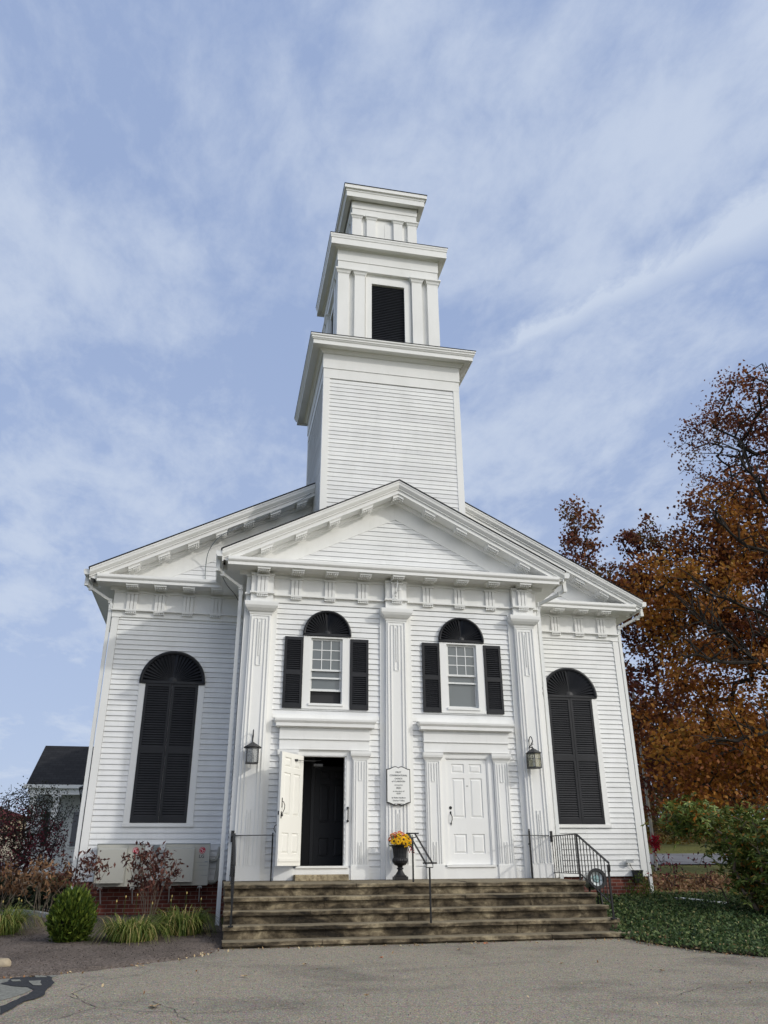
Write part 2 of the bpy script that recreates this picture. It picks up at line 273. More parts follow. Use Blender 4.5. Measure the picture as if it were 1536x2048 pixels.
# ------------------------------------------------------------------ object helpers
ORG = {}
def org(o): return ORG.get(o.name, Vector((0, 0, 0)))
def meta(o, label=None, cat=None, group=None, kind=None):
    if label: o['label'] = label
    if cat: o['category'] = cat
    if group: o['group'] = group
    if kind: o['kind'] = kind
    return o
def thing(name, loc, label, cat, group=None):
    o = bpy.data.objects.new(name, None); COL.objects.link(o); o.location = loc; o.empty_display_size = .2
    ORG[o.name] = Vector(loc); return meta(o, label, cat, group)
class MB:
    def __init__(s, T=None): s.v = []; s.f = []; s.T = T; s.smooth = False
    def add(s, vs, fs):
        n = len(s.v)
        s.v += [tuple(s.T(Vector(p))) if s.T else tuple(p) for p in vs]
        s.f += [tuple(n+i for i in q) for q in fs]; return s
    def box(s, x0, x1, y0, y1, z0, z1):
        return s.add([(x0, y0, z0), (x1, y0, z0), (x1, y1, z0), (x0, y1, z0), (x0, y0, z1), (x1, y0, z1), (x1, y1, z1), (x0, y1, z1)],
                     [(0, 1, 5, 4), (1, 2, 6, 5), (2, 3, 7, 6), (3, 0, 4, 7), (4, 5, 6, 7), (3, 2, 1, 0)])
    def prism(s, pts, y0, y1):          # polygon in xz (ccw seen from -y), extruded y0 (front) .. y1
        n = len(pts)
        return s.add([(x, y0, z) for x, z in pts]+[(x, y1, z) for x, z in pts],
                     [tuple(range(n)), tuple(range(2*n-1, n-1, -1))]+[((i+1) % n, i, n+i, n+(i+1) % n) for i in range(n)])
    def loft(s, prof, x0, x1, cap=True):  # profile (y,z) list swept along x
        n = len(prof)
        s.add([(x0, y, z) for y, z in prof]+[(x1, y, z) for y, z in prof],
              [(i, (i+1) % n, n+(i+1) % n, n+i) for i in range(n)]+([tuple(range(n-1, -1, -1)), tuple(range(n, 2*n))] if cap else []))
        return s
    def tube(s, pts, r, k=8, cap=True):
        pts = [Vector(p) for p in pts]; rs = r if isinstance(r, (list, tuple)) else [r]*len(pts); vs = []; fs = []
        up = None
        for i, p in enumerate(pts):
            d = (pts[min(i+1, len(pts)-1)]-pts[max(i-1, 0)]).normalized()
            if up is None: up = d.orthogonal().normalized()
            else: up = (up-d*up.dot(d)).normalized()
            w = d.cross(up)
            for j in range(k):
                a = 2*math.pi*j/k; vs.append(p+(up*math.cos(a)+w*math.sin(a))*rs[i])
        for i in range(len(pts)-1):
            for j in range(k): fs.append((i*k+j, i*k+(j+1) % k, (i+1)*k+(j+1) % k, (i+1)*k+j))
        if cap: fs += [tuple(range(k-1, -1, -1)), tuple(range((len(pts)-1)*k, len(pts)*k))]
        return s.add(vs, fs)
    def bar(s, p, q, w, t=None):        # square bar
        p, q = Vector(p), Vector(q); d = (q-p).normalized(); t = t or w
        a = d.cross(Vector((0, 0, 1))); a = a.normalized() if a.length > .01 else Vector((1, 0, 0)); b = a.cross(d)
        vs = [c+a*(w/2*i)+b*(t/2*j) for c in (p, q) for i, j in ((-1, -1), (1, -1), (1, 1), (-1, 1))]
        return s.add(vs, [(0, 1, 5, 4), (1, 2, 6, 5), (2, 3, 7, 6), (3, 0, 4, 7), (3, 2, 1, 0), (4, 5, 6, 7)])
    def lathe(s, c, prof, k=28, axis=None, cap=True):
        c = Vector(c); A = Vector(axis or (0, 0, 1)).normalized(); X = A.orthogonal().normalized(); Y = A.cross(X); vs = []; fs = []
        for r, h in prof:
            for j in range(k):
                a = 2*math.pi*j/k; vs.append(c+A*h+(X*math.cos(a)+Y*math.sin(a))*r)
        for i in range(len(prof)-1):
            for j in range(k): fs.append((i*k+j, i*k+(j+1) % k, (i+1)*k+(j+1) % k, (i+1)*k+j))
        if cap: fs += [tuple(range(k-1, -1, -1)), tuple(range((len(prof)-1)*k, len(prof)*k))]
        return s.add(vs, fs)
    def build(s, name, mat, parent=None, smooth=False, label=None, bevel=0):
        o0 = org(parent) if parent else Vector((0, 0, 0))
        me = bpy.data.meshes.new(name); me.from_pydata([tuple(Vector(p)-o0) for p in s.v], [], s.f)
        bm = bmesh.new(); bm.from_mesh(me); bmesh.ops.recalc_face_normals(bm, faces=bm.faces)
        if bevel: bmesh.ops.bevel(bm, geom=bm.edges[:], offset=bevel, segments=1, affect='EDGES')
        bm.to_mesh(me); bm.free()
        me.materials.append(mat)
        if smooth:
            me.polygons.foreach_set('use_smooth', [True]*len(me.polygons))
            try: me.set_sharp_from_angle(angle=R(40))
            except Exception: pass
        o = bpy.data.objects.new(name, me); COL.objects.link(o)
        if parent: o.parent = parent
        ORG[o.name] = o0
        if label: o['label'] = label
        return o
def dup(o, off, parent=None):
    c = o.copy(); COL.objects.link(c); c.parent = parent or o.parent; c.location = Vector(o.location)+Vector(off)
    ORG[c.name] = org(o)
    return c
def copy_thing(t, loc, label, group=None):
    r = t.copy(); COL.objects.link(r); r.location = loc; r['label'] = label
    if group: r['group'] = group
    ORG[r.name] = Vector(loc)
    for ch in list(t.children):
        c = ch.copy(); COL.objects.link(c); c.parent = r
        for g in list(ch.children):
            d = g.copy(); COL.objects.link(d); d.parent = c
    return r

def siding(mb, xl, xr, z0, z1, y, holes=(), e=.112, d=.023):
    """lapped boards on a wall facing -y; xl/xr are numbers or functions of z"""
    fl = xl if callable(xl) else (lambda z: xl); fr = xr if callable(xr) else (lambda z: xr)
    z = z0
    while z < z1-.01:
        zt = min(z+e, z1); zm = (z+zt)/2
        iv = [(fl(z), fr(z), fl(zt), fr(zt))]
        for (a, b, c, dd) in holes:
            if c < zm < dd:
                ni = []
                for (p, q, pp, qq) in iv:
                    if b <= p or a >= q: ni.append((p, q, pp, qq)); continue
                    if a > p: ni.append((p, a, pp, a))
                    if b < q: ni.append((b, q, b, qq))
                iv = ni
        for (p, q, pp, qq) in iv:
            if q-p < .01: continue
            cuts = []; x = p+random.uniform(1.0, 4.0)
            while x < q-.5 and qq > pp: cuts.append(x); x += random.uniform(2.4, 4.4)
            xs = [p]+cuts+[q]
            for i in range(len(xs)-1):
                a, b = xs[i], xs[i+1]
                at = pp if i == 0 else a; bt = qq if i == len(xs)-2 else b
                if bt < at: at = bt = (at+bt)/2
                j = random.uniform(-.0022, .0022); jz = random.uniform(-.002, .002); g = .0015 if i else 0
                yo = y-d+j; yi = y-.004
                mb.add([(a+g, yo, z+jz), (b, yo+random.uniform(-.001, .001), z+jz), (bt, yi, zt-.006), (at+g, yi, zt-.006), (a+g, y+.005, z+jz), (b, y+.005, z+jz), (bt, y+.005, zt-.006), (at+g, y+.005, zt-.006)],
                       [(0, 1, 2, 3), (4, 5, 1, 0), (1, 5, 2), (0, 3, 4), (3, 2, 6, 7)])
        z += e
def hgt(x, y):
    e = -.65 if x < -3 else (-.45 if x > 3 else -.65+.2*(x+3)/6)
    if y < -3: b = -.88-.03*(-3-y)
    elif y < 1.8: b = -.88+(e+.88)*(y+3)/4.8
    else: b = e+max(0, min(y, 75)-10)*.065
    return max(b, -1.6)

# ------------------------------------------------------------------ ground
def grid_mesh(name, rows, mat, dz, kind='structure'):
    """rows: list of (y, xl, xr, n)"""
    vs = []; fs = []; n = rows[0][3]
    for (y, a, b, _) in rows:
        for i in range(n+1):
            x = a+(b-a)*i/n; vs.append((x, y, hgt(x, y)+dz))
    for j in range(len(rows)-1):
        for i in range(n):
            k = j*(n+1)+i; fs.append((k, k+1, k+n+2, k+n+1))
    me = bpy.data.meshes.new(name); me.from_pydata(vs, [], fs); me.materials.append(mat)
    o = bpy.data.objects.new(name, me); COL.objects.link(o); o['kind'] = kind; return o
# one big sheet of ground to the horizon
vs = []; fs = []
xs = [-900, -400, -200, -120, -80, -60]+[x*3 for x in range(-16, 25)]+[90, 120, 200, 400, 900]
ys = [-300, -120, -60, -40]+[-30+i*1.5 for i in range(0, 35)]+[22+i*3 for i in range(1, 24)]+[120, 200, 400, 900]
for y in ys:
    for x in xs: vs.append((x, y, hgt(x, y)-.035 if y < 60 else hgt(x, y)-.035-(y-60)*.0))
for j in range(len(ys)-1):
    for i in range(len(xs)-1):
        k = j*len(xs)+i; fs.append((k, k+1, k+len(xs)+1, k+len(xs)))
me = bpy.data.meshes.new('ground'); me.from_pydata(vs, [], fs); me.materials.append(LAWN)
o = bpy.data.objects.new('ground', me); COL.objects.link(o); o['kind'] = 'structure'
LB = [(-30, -9.5), (-12, -8.2), (-8, -7.4), (-6.0, -6.9), (-5.2, -6.5), (-4.81, -5.38), (-4.55, -4.98), (-4.28, -4.57), (-3.66, -3.81), (-3.3, -3.55), (-2.94, -3.37), (-2.78, -3.36)]
RB = [(-30, 14), (-12, 9.5), (-8, 6.6), (-6.2, 5.0), (-5.13, 4.09), (-4.76, 3.78), (-3.95, 3.39), (-3.4, 3.26), (-2.91, 3.20), (-2.78, 3.2)]
def interp(tab, y):
    if y <= tab[0][0]: return tab[0][1]
    for (a, b), (c, d) in zip(tab, tab[1:]):
        if y <= c: return b+(d-b)*(y-a)/(c-a)
    return tab[-1][1]
def jit(y, s): return .025*mnoise.noise(Vector((y*3.1, s, 0)))+.02*mnoise.noise(Vector((y*11, s, 0)))
AY = [-30+i*.75 for i in range(0, 28)]+[-9.0+i*.08 for i in range(0, 78)]+[-2.78]
rowsA = [(y, interp(LB, y)+jit(y, 1)-.35, interp(RB, y)+jit(y, 9)+.35, 24) for y in AY]
grid_mesh('asphalt_drive', rowsA, ASPH, 0)
BY = [y for y in AY if y > -14]+[-2.6+i*.2 for i in range(1, 35)]
def lb2(y): return interp(LB, y)+jit(y, 1)-.005 if y <= -2.78 else -3.30
def rb2(y): return interp(RB, y)+jit(y, 9)+.005 if y <= -2.78 else 3.1
o = grid_mesh('mulch_bed', [(y, -12-.3*math.sin(y), lb2(y), 30) for y in BY if y > -7.5], MULCH, .02)
# roughen the beds
for v in o.data.vertices: v.co.z += .012+.016*mnoise.noise(Vector((v.co.x*5, v.co.y*5, 0)))
for j in range(len([y for y in BY if y > -7.5])): o.data.vertices[j*31+30].co.z -= .035
o = grid_mesh('planted_bed', [(y, rb2(y), 15, 26) for y in BY if y > -9], SOIL, .015)
rows = [(y, -30, 80, 30) for y in (19.3, 21, 23, 25, 27.3)]
grid_mesh('road', rows, ROAD, .012)
grid_mesh('field', [(y, -120, -9.5, 20) for y in (26, 32, 40, 48, 55, 62, 70, 75, 82)], TAN, .02)
# concrete kerb and walk behind the mulch bed
mb = MB()
for (a, b) in (((-6.35, 1.2), (-7.0, 2.4)), ((-7.0, 2.4), (-8.6, 4.6)), ((-8.6, 4.6), (-14, 8.0))):
    pa = Vector((a[0], a[1], hgt(*a))); pb = Vector((b[0], b[1], hgt(*b)))
    mb.bar(pa+Vector((0, 0, .03)), pb+Vector((0, 0, .03)), .14, .16)
o = mb.build('kerb', CONC); o['kind'] = 'structure'
grid_mesh('walk', [(2.5+.5*i, -16, -6.5, 8) for i in range(0, 6)], CONC, .035)
# sealer patch (dark shape of dried tar) with paler old concrete showing between
def blob(cx, cy, pts, dz, name, mat, **k):
    mb_ = MB(); n = len(pts)
    vs = [(cx+x, cy+y, hgt(cx+x, cy+y)+dz) for x, y in pts]
    mb_.v = vs; mb_.f = [tuple(range(n))]
    me = bpy.data.meshes.new(name); bm = bmesh.new(); q = [bm.verts.new(v) for v in vs]; f = bm.faces.new(q)
    bmesh.ops.triangulate(bm, faces=[f], ngon_method='EAR_CLIP'); bmesh.ops.recalc_face_normals(bm, faces=bm.faces)
    for f in bm.faces:
        if f.normal.z < 0: f.normal_flip()
    bm.to_mesh(me); bm.free(); me.materials.append(mat); o = bpy.data.objects.new(name, me); COL.objects.link(o); o['kind'] = 'structure'; return o
def rough_loop(pts, n=6, amp=.03, seed=0):
    out = []
    for i, (a, b) in enumerate(zip(pts, pts[1:]+pts[:1])):
        for j in range(n):
            t = j/n; x = a[0]+(b[0]-a[0])*t; y = a[1]+(b[1]-a[1])*t
            out.append((x+amp*mnoise.noise(Vector((x*7, y*7, seed))), y+amp*mnoise.noise(Vector((x*7, y*7, seed+5)))))
    return out
blob(0, 0, rough_loop([(-7.5, -4.6), (-5.6, -4.50), (-5.30, -4.8), (-5.45, -6.0), (-6.0, -7.4), (-8.0, -8.0)], 6, .05, 3), .004, 'concrete_patch', OLDCONC)
blob(0, 0, rough_loop([(-5.79, -4.8), (-5.7, -4.54), (-5.39, -4.88), (-5.24, -5.4), (-5.25, -5.83), (-5.23, -6.27), (-5.31, -6.39), (-5.38, -6.76), (-5.43, -7.13), (-5.53, -6.69), (-5.46, -6.35), (-5.38, -6.06), (-5.39, -5.8), (-5.49, -5.62), (-5.64, -5.52), (-5.84, -5.32), (-5.8, -5.16)], 4, .03, 8), .009, 'tar_patch', TAR)
blob(0, 0, rough_loop([(-5.55, -5.2), (-5.43, -5.2), (-5.36, -5.57), (-5.46, -5.52)], 4, .03, 4), .013, 'concrete_patch', OLDCONC)
blob(0, 0, rough_loop([(-5.57, -4.79), (-5.46, -4.81), (-5.41, -4.98), (-5.51, -4.98)], 4, .03, 4), .013, 'concrete_patch', OLDCONC)
blob(0, 0, rough_loop([(-5.78, -5.07), (-5.68, -5.1), (-5.65, -5.24), (-5.74, -5.21)], 4, .03, 4), .013, 'concrete_patch', OLDCONC)
def crack(pts, w, name='crack'):
    vs = []; fs = []; P = []
    for a, b in zip(pts, pts[1:]):
        for j in range(14): P.append(Vector(a).lerp(Vector(b), j/14))
    for i, p in enumerate(P):
        q = P[min(i+1, len(P)-1)]-P[max(0, i-1)]; n = Vector((-q.y, q.x)).normalized()
        o_ = n*(.05*mnoise.noise(Vector((p.x*5, p.y*5, 2)))+.02*mnoise.noise(Vector((p.x*20, p.y*20, 1))))
        ww = w*(.25+.9*abs(mnoise.noise(Vector((p.x*4, p.y*4, 7)))))
        for s_ in (-1, 1):
            c = p+o_+n*ww*s_; vs.append((c.x, c.y, hgt(c.x, c.y)+.0045))
    for i in range(len(P)-1): fs.append((2*i, 2*i+1, 2*i+3, 2*i+2))
    me = bpy.data.meshes.new(name); me.from_pydata(vs, [], fs); me.materials.append(CRACK); o = bpy.data.objects.new(name, me); COL.objects.link(o); o['kind'] = 'structure'
crack([(-5.1, -5.4), (-4.8, -5.6), (-4.95, -6.1), (-4.75, -6.6)], .007); crack([(-5.0, -6.2), (-4.6, -6.9), (-4.1, -7.2), (-3.6, -7.4), (-2.6, -7.3)], .008)
crack([(-4.1, -6.7), (-3.85, -7.2), (-3.7, -7.8)], .007); crack([(-4.9, -5.3), (-4.3, -4.95), (-4.2, -4.45)], .006)
crack([(-2.6, -7.3), (-.6, -7.6), (1.3, -7.5)], .005)
crack([(-4.6, -6.9), (-5.0, -7.6), (-5.2, -8.4)], .006); crack([(1.3, -7.5), (2.0, -7.0), (3.1, -6.9), (4.2, -6.4)], .005); crack([(-3.2, -4.0), (-2.4, -4.3), (-1.2, -4.2)], .003)

# ------------------------------------------------------------------ church
CH = thing('church', (0, 2, -.65), 'white clapboard church with stepped steeple, gabled front and black shutters', 'church')
XO = -.035; S = 1.817; SL = .509
def part(mb, name, mat=WHITE, parent=None, **k): return mb.build(name, mat, parent or CH, **k)
BX = (-1.515, 1.445)      # door / window bay centres
PX = (-2.94, -.03, 2.90)  # pilaster centres
# --- walls of the porch front
dop = (-1.95, -1.09, .22, 2.26); rop = (.975, 1.915, .22, 2.30)
wn = [(c-.36, c+.36, 3.29, 4.70) for c in BX]
mb = MB(); siding(mb, -2.62, -.33, .12, 5.40, 0, [dop, wn[0]]); siding(mb, .28, 2.62, .12, 5.40, 0, [rop, wn[1]])
tymp = lambda s, c0: (lambda z: s*(c0-(z-6.40))/SL)
siding(mb, lambda z: -(8.297-.765-z)/.497, lambda z: (8.297-.765-z)/.497, 6.20, 7.53, 0, d=.017)
mb.T = lambda p: Vector((-3.25-p.y*-1, -p.x, p.z)) if False else Vector((-3.25+p.y, -p.x, p.z))
siding(mb, -S, 0, .12, 5.40, 0)
mb.T = lambda p: Vector((3.25-p.y, p.x, p.z)); siding(mb, 0, S, .12, 5.40, 0); mb.T = None
front = part(mb, 'front_siding', WHITE2)
mb = MB()   # backing wall with real openings
def wall_with_holes(mb, x0, x1, z0, z1, y0, y1, holes):
    xs = sorted({x0, x1, *[h[0] for h in holes], *[h[1] for h in holes]})
    for a, b in zip(xs, xs[1:]):
        hs = sorted([(h[2], h[3]) for h in holes if h[0] < (a+b)/2 < h[1]]); z = z0
        for c, d in hs: mb.box(a, b, y0, y1, z, c); z = d
        mb.box(a, b, y0, y1, z, z1)
wall_with_holes(mb, -3.24, 3.24, 0, 6.0, .006, .12, [dop, rop]+wn)
mb.box(-3.24, -3.14, .122, S+.1, 0, 6.0); mb.box(3.14, 3.24, .122, S+.1, 0, 6.0)
part(mb, 'front_wall')
# plinth, architrave, frieze, under-window band
mb = MB()
for a, b in ((-2.66, -2.36), (-.66, -.3), (.25, .56), (2.33, 2.66)): mb = MB(); mb.box(a, b, -.022, .005, .0, .20); part(mb, 'base_board')
mb = MB(); mb.box(-3.27, 3.27, -.028, .004, 5.39, 5.985); mb.box(-3.29, 3.29, -.055, -.03, 5.935, 5.985)
mb.box(-3.27, -3.245, .006, S, 5.39, 5.985); mb.box(3.245, 3.27, .006, S, 5.39, 5.985)
FR = part(mb, 'frieze')
mb = MB(); mb.box(-3.30, 3.30, -.095, -.0285, 5.530, 5.562); mb.box(-3.30, -3.272, -.02, S, 5.53, 5.562); mb.box(3.272, 3.30, -.02, S, 5.53, 5.562)
part(mb, 'moulding', parent=FR)
def triglyph_mb(x, y, z0, z1, w=.25):
    mb = MB(); s = w/2
    mb.box(x-s, x+s, y-.014, y, z0, z1)
    for k in (-1, 0, 1): 
        cx = x+k*w*.32; mb.prism([(cx-w*.13, z0), (cx+w*.13, z0), (cx+w*.13, z1-.03), (cx-w*.13, z1-.03)], y-.048, y-.015)
    mb.box(x-s-.01, x+s+.01, y-.064, y-.001, z1-.028, z1+.012)
    return mb
def guttae_mb(x, y, z, w=.24):
    mb = MB(); mb.box(x-w/2, x+w/2, y-.06, y, z-.022, z)
    for k in range(6):
        cx = x-w/2+w*(k+.5)/6; h = w*.058
        mb.add([(cx-h*.55, y-.04, z-.022), (cx+h*.55, y-.04, z-.022), (cx+h*.55, y-.01, z-.022), (cx-h*.55, y-.01, z-.022), (cx-h*1.2, y-.052, z-.062), (cx+h*1.2, y-.052, z-.062), (cx+h*1.2, y, z-.062), (cx-h*1.2, y, z-.062)],
               [(0, 1, 5, 4), (1, 2, 6, 5), (2, 3, 7, 6), (3, 0, 4, 7), (4, 5, 6, 7)])
    return mb
TX = [-2.94+k*(2.90+2.94)/8 for k in range(9)]
tg = part(triglyph_mb(TX[1], -.029, 5.563, 5.93), 'triglyph', parent=FR); gt = part(guttae_mb(TX[1], -.029, 5.529), 'guttae', parent=FR)
for i in range(0, 9):
    if i == 1: continue
    oy = -.13 if i in (0, 4, 8) else 0
    dup(tg, (TX[i]-TX[1], oy, 0), FR); dup(gt, (TX[i]-TX[1], oy, 0), FR)
# --- pilasters
def flutes(mb, x, y, lines, w=.015, d=.020):
    for (dx, z0, z1) in lines: mb.box(x+dx-w/2, x+dx+w/2, y-d, y, z0, z1)
def make_pilaster(x):
    mb = MB(); mb.box(x-.345, x+.345, -.045, .004, .0, 5.385)
    mb.prism([(x-.25, .245), (x+.25, .245), (x+.222, 5.12), (x-.222, 5.12)], -.13, -.046)
    P_ = part(mb, 'pilaster')
    mb = MB(); y = -.13
    flutes(mb, x, y, [(-.185, .27, 5.05), (.185, .27, 5.05), (-.118, .27, 4.985), (.118, .27, 4.985), (-.045, 4.02, 4.985), (.045, 4.02, 4.985), (-.04, .27, 1.25), (.04, .27, 1.25), (0, .27, 1.18), (0, 4.2, 4.93)])
    mb.box(x-.05, x+.05, y-.011, y, 4.0, 4.02); mb.box(x-.19, x+.19, y-.012, y, 5.05, 5.064); mb.box(x-.12, x+.12, y-.010, y, 4.985, 4.998)
    mb.box(x-.19, x+.19, y-.012, y, .256, .27)
    part(mb, 'fluting', parent=P_)
    mb = MB(); mb.box(x-.262, x+.262, -.152, -.046, .0, .2449)
    part(mb, 'plinth', parent=P_)
    mb = MB()
    prof = [(0, 5.085, .235, .142), (1, 5.13, .245, .155), (2, 5.15, .27, .19), (3, 5.20, .315, .235), (4, 5.25, .345, .262), (5, 5.31, .352, .268), (6, 5.335, .352, .268)]
    for (_, z, w, d), (_, z2, w2, d2) in zip(prof, prof[1:]):
        mb.add([(x-w, .0, z), (x-w, -d, z), (x+w, -d, z), (x+w, .0, z), (x-w2, .0, z2), (x-w2, -d2, z2), (x+w2, -d2, z2), (x+w2, .0, z2)], [(0, 1, 5, 4), (1, 2, 6, 5), (2, 3, 7, 6)])
    z, w, d = 5.335, .352, .268; mb.add([(x-w, 0, z), (x-w, -d, z), (x+w, -d, z), (x+w, 0, z)], [(0, 1, 2, 3)])
    z, w, d = 5.085, .235, .142; mb.add([(x-w, 0, z), (x-w, -d, z), (x+w, -d, z), (x+w, 0, z)], [(3, 2, 1, 0)])
    part(mb, 'capital', parent=P_)
    mb = MB(); mb.box(x-.235, x+.235, -.158, -.0565, 5.336, 5.97); mb.box(x-.262, x+.262, -.225, -.1585, 5.530, 5.562); mb.box(x-.262, x-.236, -.158, -.063, 5.53, 5.562); mb.box(x+.236, x+.262, -.158, -.063, 5.53, 5.562)
    mb.box(x-.25, x+.25, -.185, -.1585, 5.94, 5.985)
    part(mb, 'block', parent=P_)
for x in PX: make_pilaster(x)
# --- horizontal cornice
def cornice(x0, x1, y, zs, ov, name='cornice', ret=False):
    """front cornice: bed mould, soffit, corona and crown; y = wall face"""
    mb = MB()
    mb.loft([(y, zs-.07), (y-.03, zs-.07), (y-.045, zs-.045), (y-.09, zs-.012), (y-.10, zs+.0), (y, zs+.0)][::-1], x0+ov*.55, x1-ov*.55)
    f = y-ov
    mb.loft([(y+.02, zs+.001), (f+.035, zs+.001), (f+.035, zs-.012), (f+.012, zs-.012), (f+.012, zs+.055), (f, zs+.060), (f-.02, zs+.082), (f-.028, zs+.10), (f-.028, zs+.158), (y+.02, zs+.185)][::-1], x0, x1)
    return part(mb, name)
CO = cornice(-3.70, 3.70, 0, 6.05, .49)
def mutule_mb(x, y0, y1, z, w=.27):
    mb = MB(); mb.box(x-w/2, x+w/2, y0, y1, z-.058, z)
    for r in range(3):
        for k in range(6):
            cx = x-w/2+w*(k+.5)/6; cy = y0+(y1-y0)*(r+.5)/3; mb.box(cx-.014, cx+.014, cy-.016, cy+.016, z-.088, z-.0581)
    mb.box(x-w/2-.012, x+w/2+.012, y0-.012, y1, z-.024, z-.0002)
    return mb
mu = part(mutule_mb(TX[1], -.43, -.13, 6.05), 'mutule', parent=CO)
for i in range(9):
    if i != 1: dup(mu, (TX[i]-TX[1], -.02 if i in (0, 4, 8) else 0, 0), CO)
def rake(xe, ze, za, y, ov, inner, name='raking_cornice', xin=0.0, ystart=None):
    """both raking cornices of a gable. (xe,ze) roof edge at the eave, za at the ridge"""
    sl = (za-ze)/xe; f = y-ov
    prof = [(f-.045, 0), (f-.045, .035), (f-.035, .045), (f-.025, .10), (f+.015, .155), (f+.03, .165), (f+.03, .19), (f+.06, .19), (f+.06, .285), (f+.085, .285), (f+.085, .275), (y-.10, .275), (y-.10, .30), (y-.075, .345), (y-.03, .365), (y+.02, .365), (y+.02, 0)]
    out = []
    for s in (-1, 1):
        mb = MB(); n = len(prof)
        if s == -1: mb.T = lambda p: Vector((-p.x, p.y, p.z))
        # below the eave line everything is cut level by the horizontal cornice
        A = [(xe-d*.0-(.42*d if d > .2 else 0), yy, ze-d+(.42*d*sl if d > .2 else 0)) for yy, d in prof]; B = [(xin, yy, za-xin*sl-d) for yy, d in prof]
        mb.add(A+B, [(i, (i+1) % n, n+(i+1) % n, n+i) for i in range(n)]+[tuple(range(n)), tuple(range(2*n-1, n-1, -1))])
        # frieze board of the tympanum
        t0, t1 = .36, inner
        zb = ze-.14
        xo_ = (za-t0-zb)/sl; xi_ = (za-t1-zb)/sl
        mb.add([(xo_, y-.022, zb), (xin, y-.022, za-xin*sl-t0), (xin, y-.022, za-xin*sl-t1), (xi_, y-.022, zb), (xo_, y+.02, zb), (xin, y+.02, za-xin*sl-t0), (xin, y+.02, za-xin*sl-t1), (xi_, y+.02, zb)],
               [(0, 1, 2, 3), (3, 2, 6, 7), (0, 4, 5, 1)])
        out.append(part(mb, name))
    return out
RK = rake(3.834, 6.344, 8.297, 0, .49, .765)
def rake_mutule(parent, x, za, sl, y0, y1, s, w=.27, drop=.275):
    mb = MB(); zf = lambda q: za-abs(q)*sl-drop; h = w/2*.9
    def slab(a, b, c, d, t0, t1): mb.add([(a, c, zf(a)-t0), (b, c, zf(b)-t0), (b, d, zf(b)-t0), (a, d, zf(a)-t0), (a, c, zf(a)-t1), (b, c, zf(b)-t1), (b, d, zf(b)-t1), (a, d, zf(a)-t1)],
               [(0, 1, 5, 4), (1, 2, 6, 5), (2, 3, 7, 6), (3, 0, 4, 7), (4, 5, 6, 7)])
    if x == 0:
        slab(-h, 0, y0, y1, 0, .08); slab(0, h, y0, y1, 0, .08)
    else:
        slab(x-h, x+h, y0, y1, 0, .08); slab(x-h-.016, x+h+.016, y0-.014, y1-.001, 0, .028)
    for r in range(3):
        for k in range(6):
            cx = x-h+2*h*(k+.5)/6; cy = y0+(y1-y0)*(r+.5)/3; slab(cx-.013, cx+.013, cy-.015, cy+.015, .0801, .118)
    part(mb, 'mutule', parent=parent)
for i in range(9):
    x = TX[i]+.035
    if abs(x) < .1: x = 0
    rake_mutule(RK[0] if x < 0 else RK[1], x, 8.297, SL, -.40, -.12, 1)
# --- porch roof
def gable_roof(xe, ze, za, y0, y1, name='roof', th=.035):
    mb = MB(); up = .012
    e = xe+.03; ze2 = ze-.03*(za-ze)/xe
    mb.add([(-e, y0, ze2), (0, y0, za), (e, y0, ze2), (-e, y0, ze2+th), (0, y0, za+th), (e, y0, ze2+th),
            (-e, y1, ze2), (0, y1, za), (e, y1, ze2), (-e, y1, ze2+th), (0, y1, za+th), (e, y1, ze2+th)],
           [(0, 1, 4, 3), (1, 2, 5, 4), (3, 4, 10, 9), (4, 5, 11, 10), (1, 0, 6, 7), (2, 1, 7, 8), (0, 3, 9, 6), (5, 2, 8, 11), (6, 9, 10, 7), (7, 10, 11, 8)])
    return part(mb, name, SHING)
gable_roof(3.834, 6.346, 8.299, -.55, S+.3, th=.025)
mb = MB()   # side soffits of the porch, and gutters
for s in (-1, 1):
    mb = MB(); mb.box(*sorted((s*3.27, s*3.80)), .0, S-.0, 6.052, 6.18); mb.box(*sorted((s*3.80, s*3.826)), -.47, S-.55, 6.10, 6.30)
    part(mb, 'soffit')
def gutter(x, s, y0, y1, z):
    mb = MB(); prof = [(0, 0), (s*.10, 0), (s*.125, .04), (s*.13, .12), (s*.12, .12), (s*.115, .045), (s*.095, .012), (s*.01, .012), (s*.01, .13), (0, .13)]
    n = len(prof); mb.add([(x+a, y0, z+b) for a, b in prof]+[(x+a, y1, z+b) for a, b in prof], [(i, (i+1) % n, n+(i+1) % n, n+i) for i in range(n)])
    mb.add([(x+a, y0-.002, z+b) for a, b in ((0, 0), (s*.10, 0), (s*.125, .04), (s*.13, .12), (0, .13))], [(0, 1, 2, 3, 4)])
    return part(mb, 'gutter', ALU)
gutter(-3.828, -1, -.50, S-.56, 6.19); gutter(3.828, 1, -.50, S-.56, 6.19)
def spout(pts, w=.075, d=.06, ext=None):
    mb = MB()
    for a, b in zip(pts, pts[1:]):
        a, b = Vector(a), Vector(b); dd = (b-a).normalized(); mb.bar(a-dd*.012, b+dd*.012, w, d)
    for p in pts[1:-1]: 
        x, y, z = p; mb.box(x-w/2-.003, x+w/2+.003, y-w/2-.003, y+w/2+.003, z-.05, z+.05)
    return part(mb, 'downspout', ALU)
spout([(-3.90, -.28, 6.19), (-3.90, -.28, 5.98), (-3.80, -.20, 5.90), (-3.40, .10, 5.72), (-3.385, .12, 5.6), (-3.385, .12, -.76)])
spout([(3.90, -.28, 6.19), (3.90, -.28, 5.98), (3.80, -.20, 5.90), (3.40, .10, 5.72), (3.375, .12, 5.6), (3.375, .12, -.5)])
mb = MB(); mb.box(-3.45, -3.32, .03, .21, -.90, -.74); part(mb, 'drain_pipe', IRON)
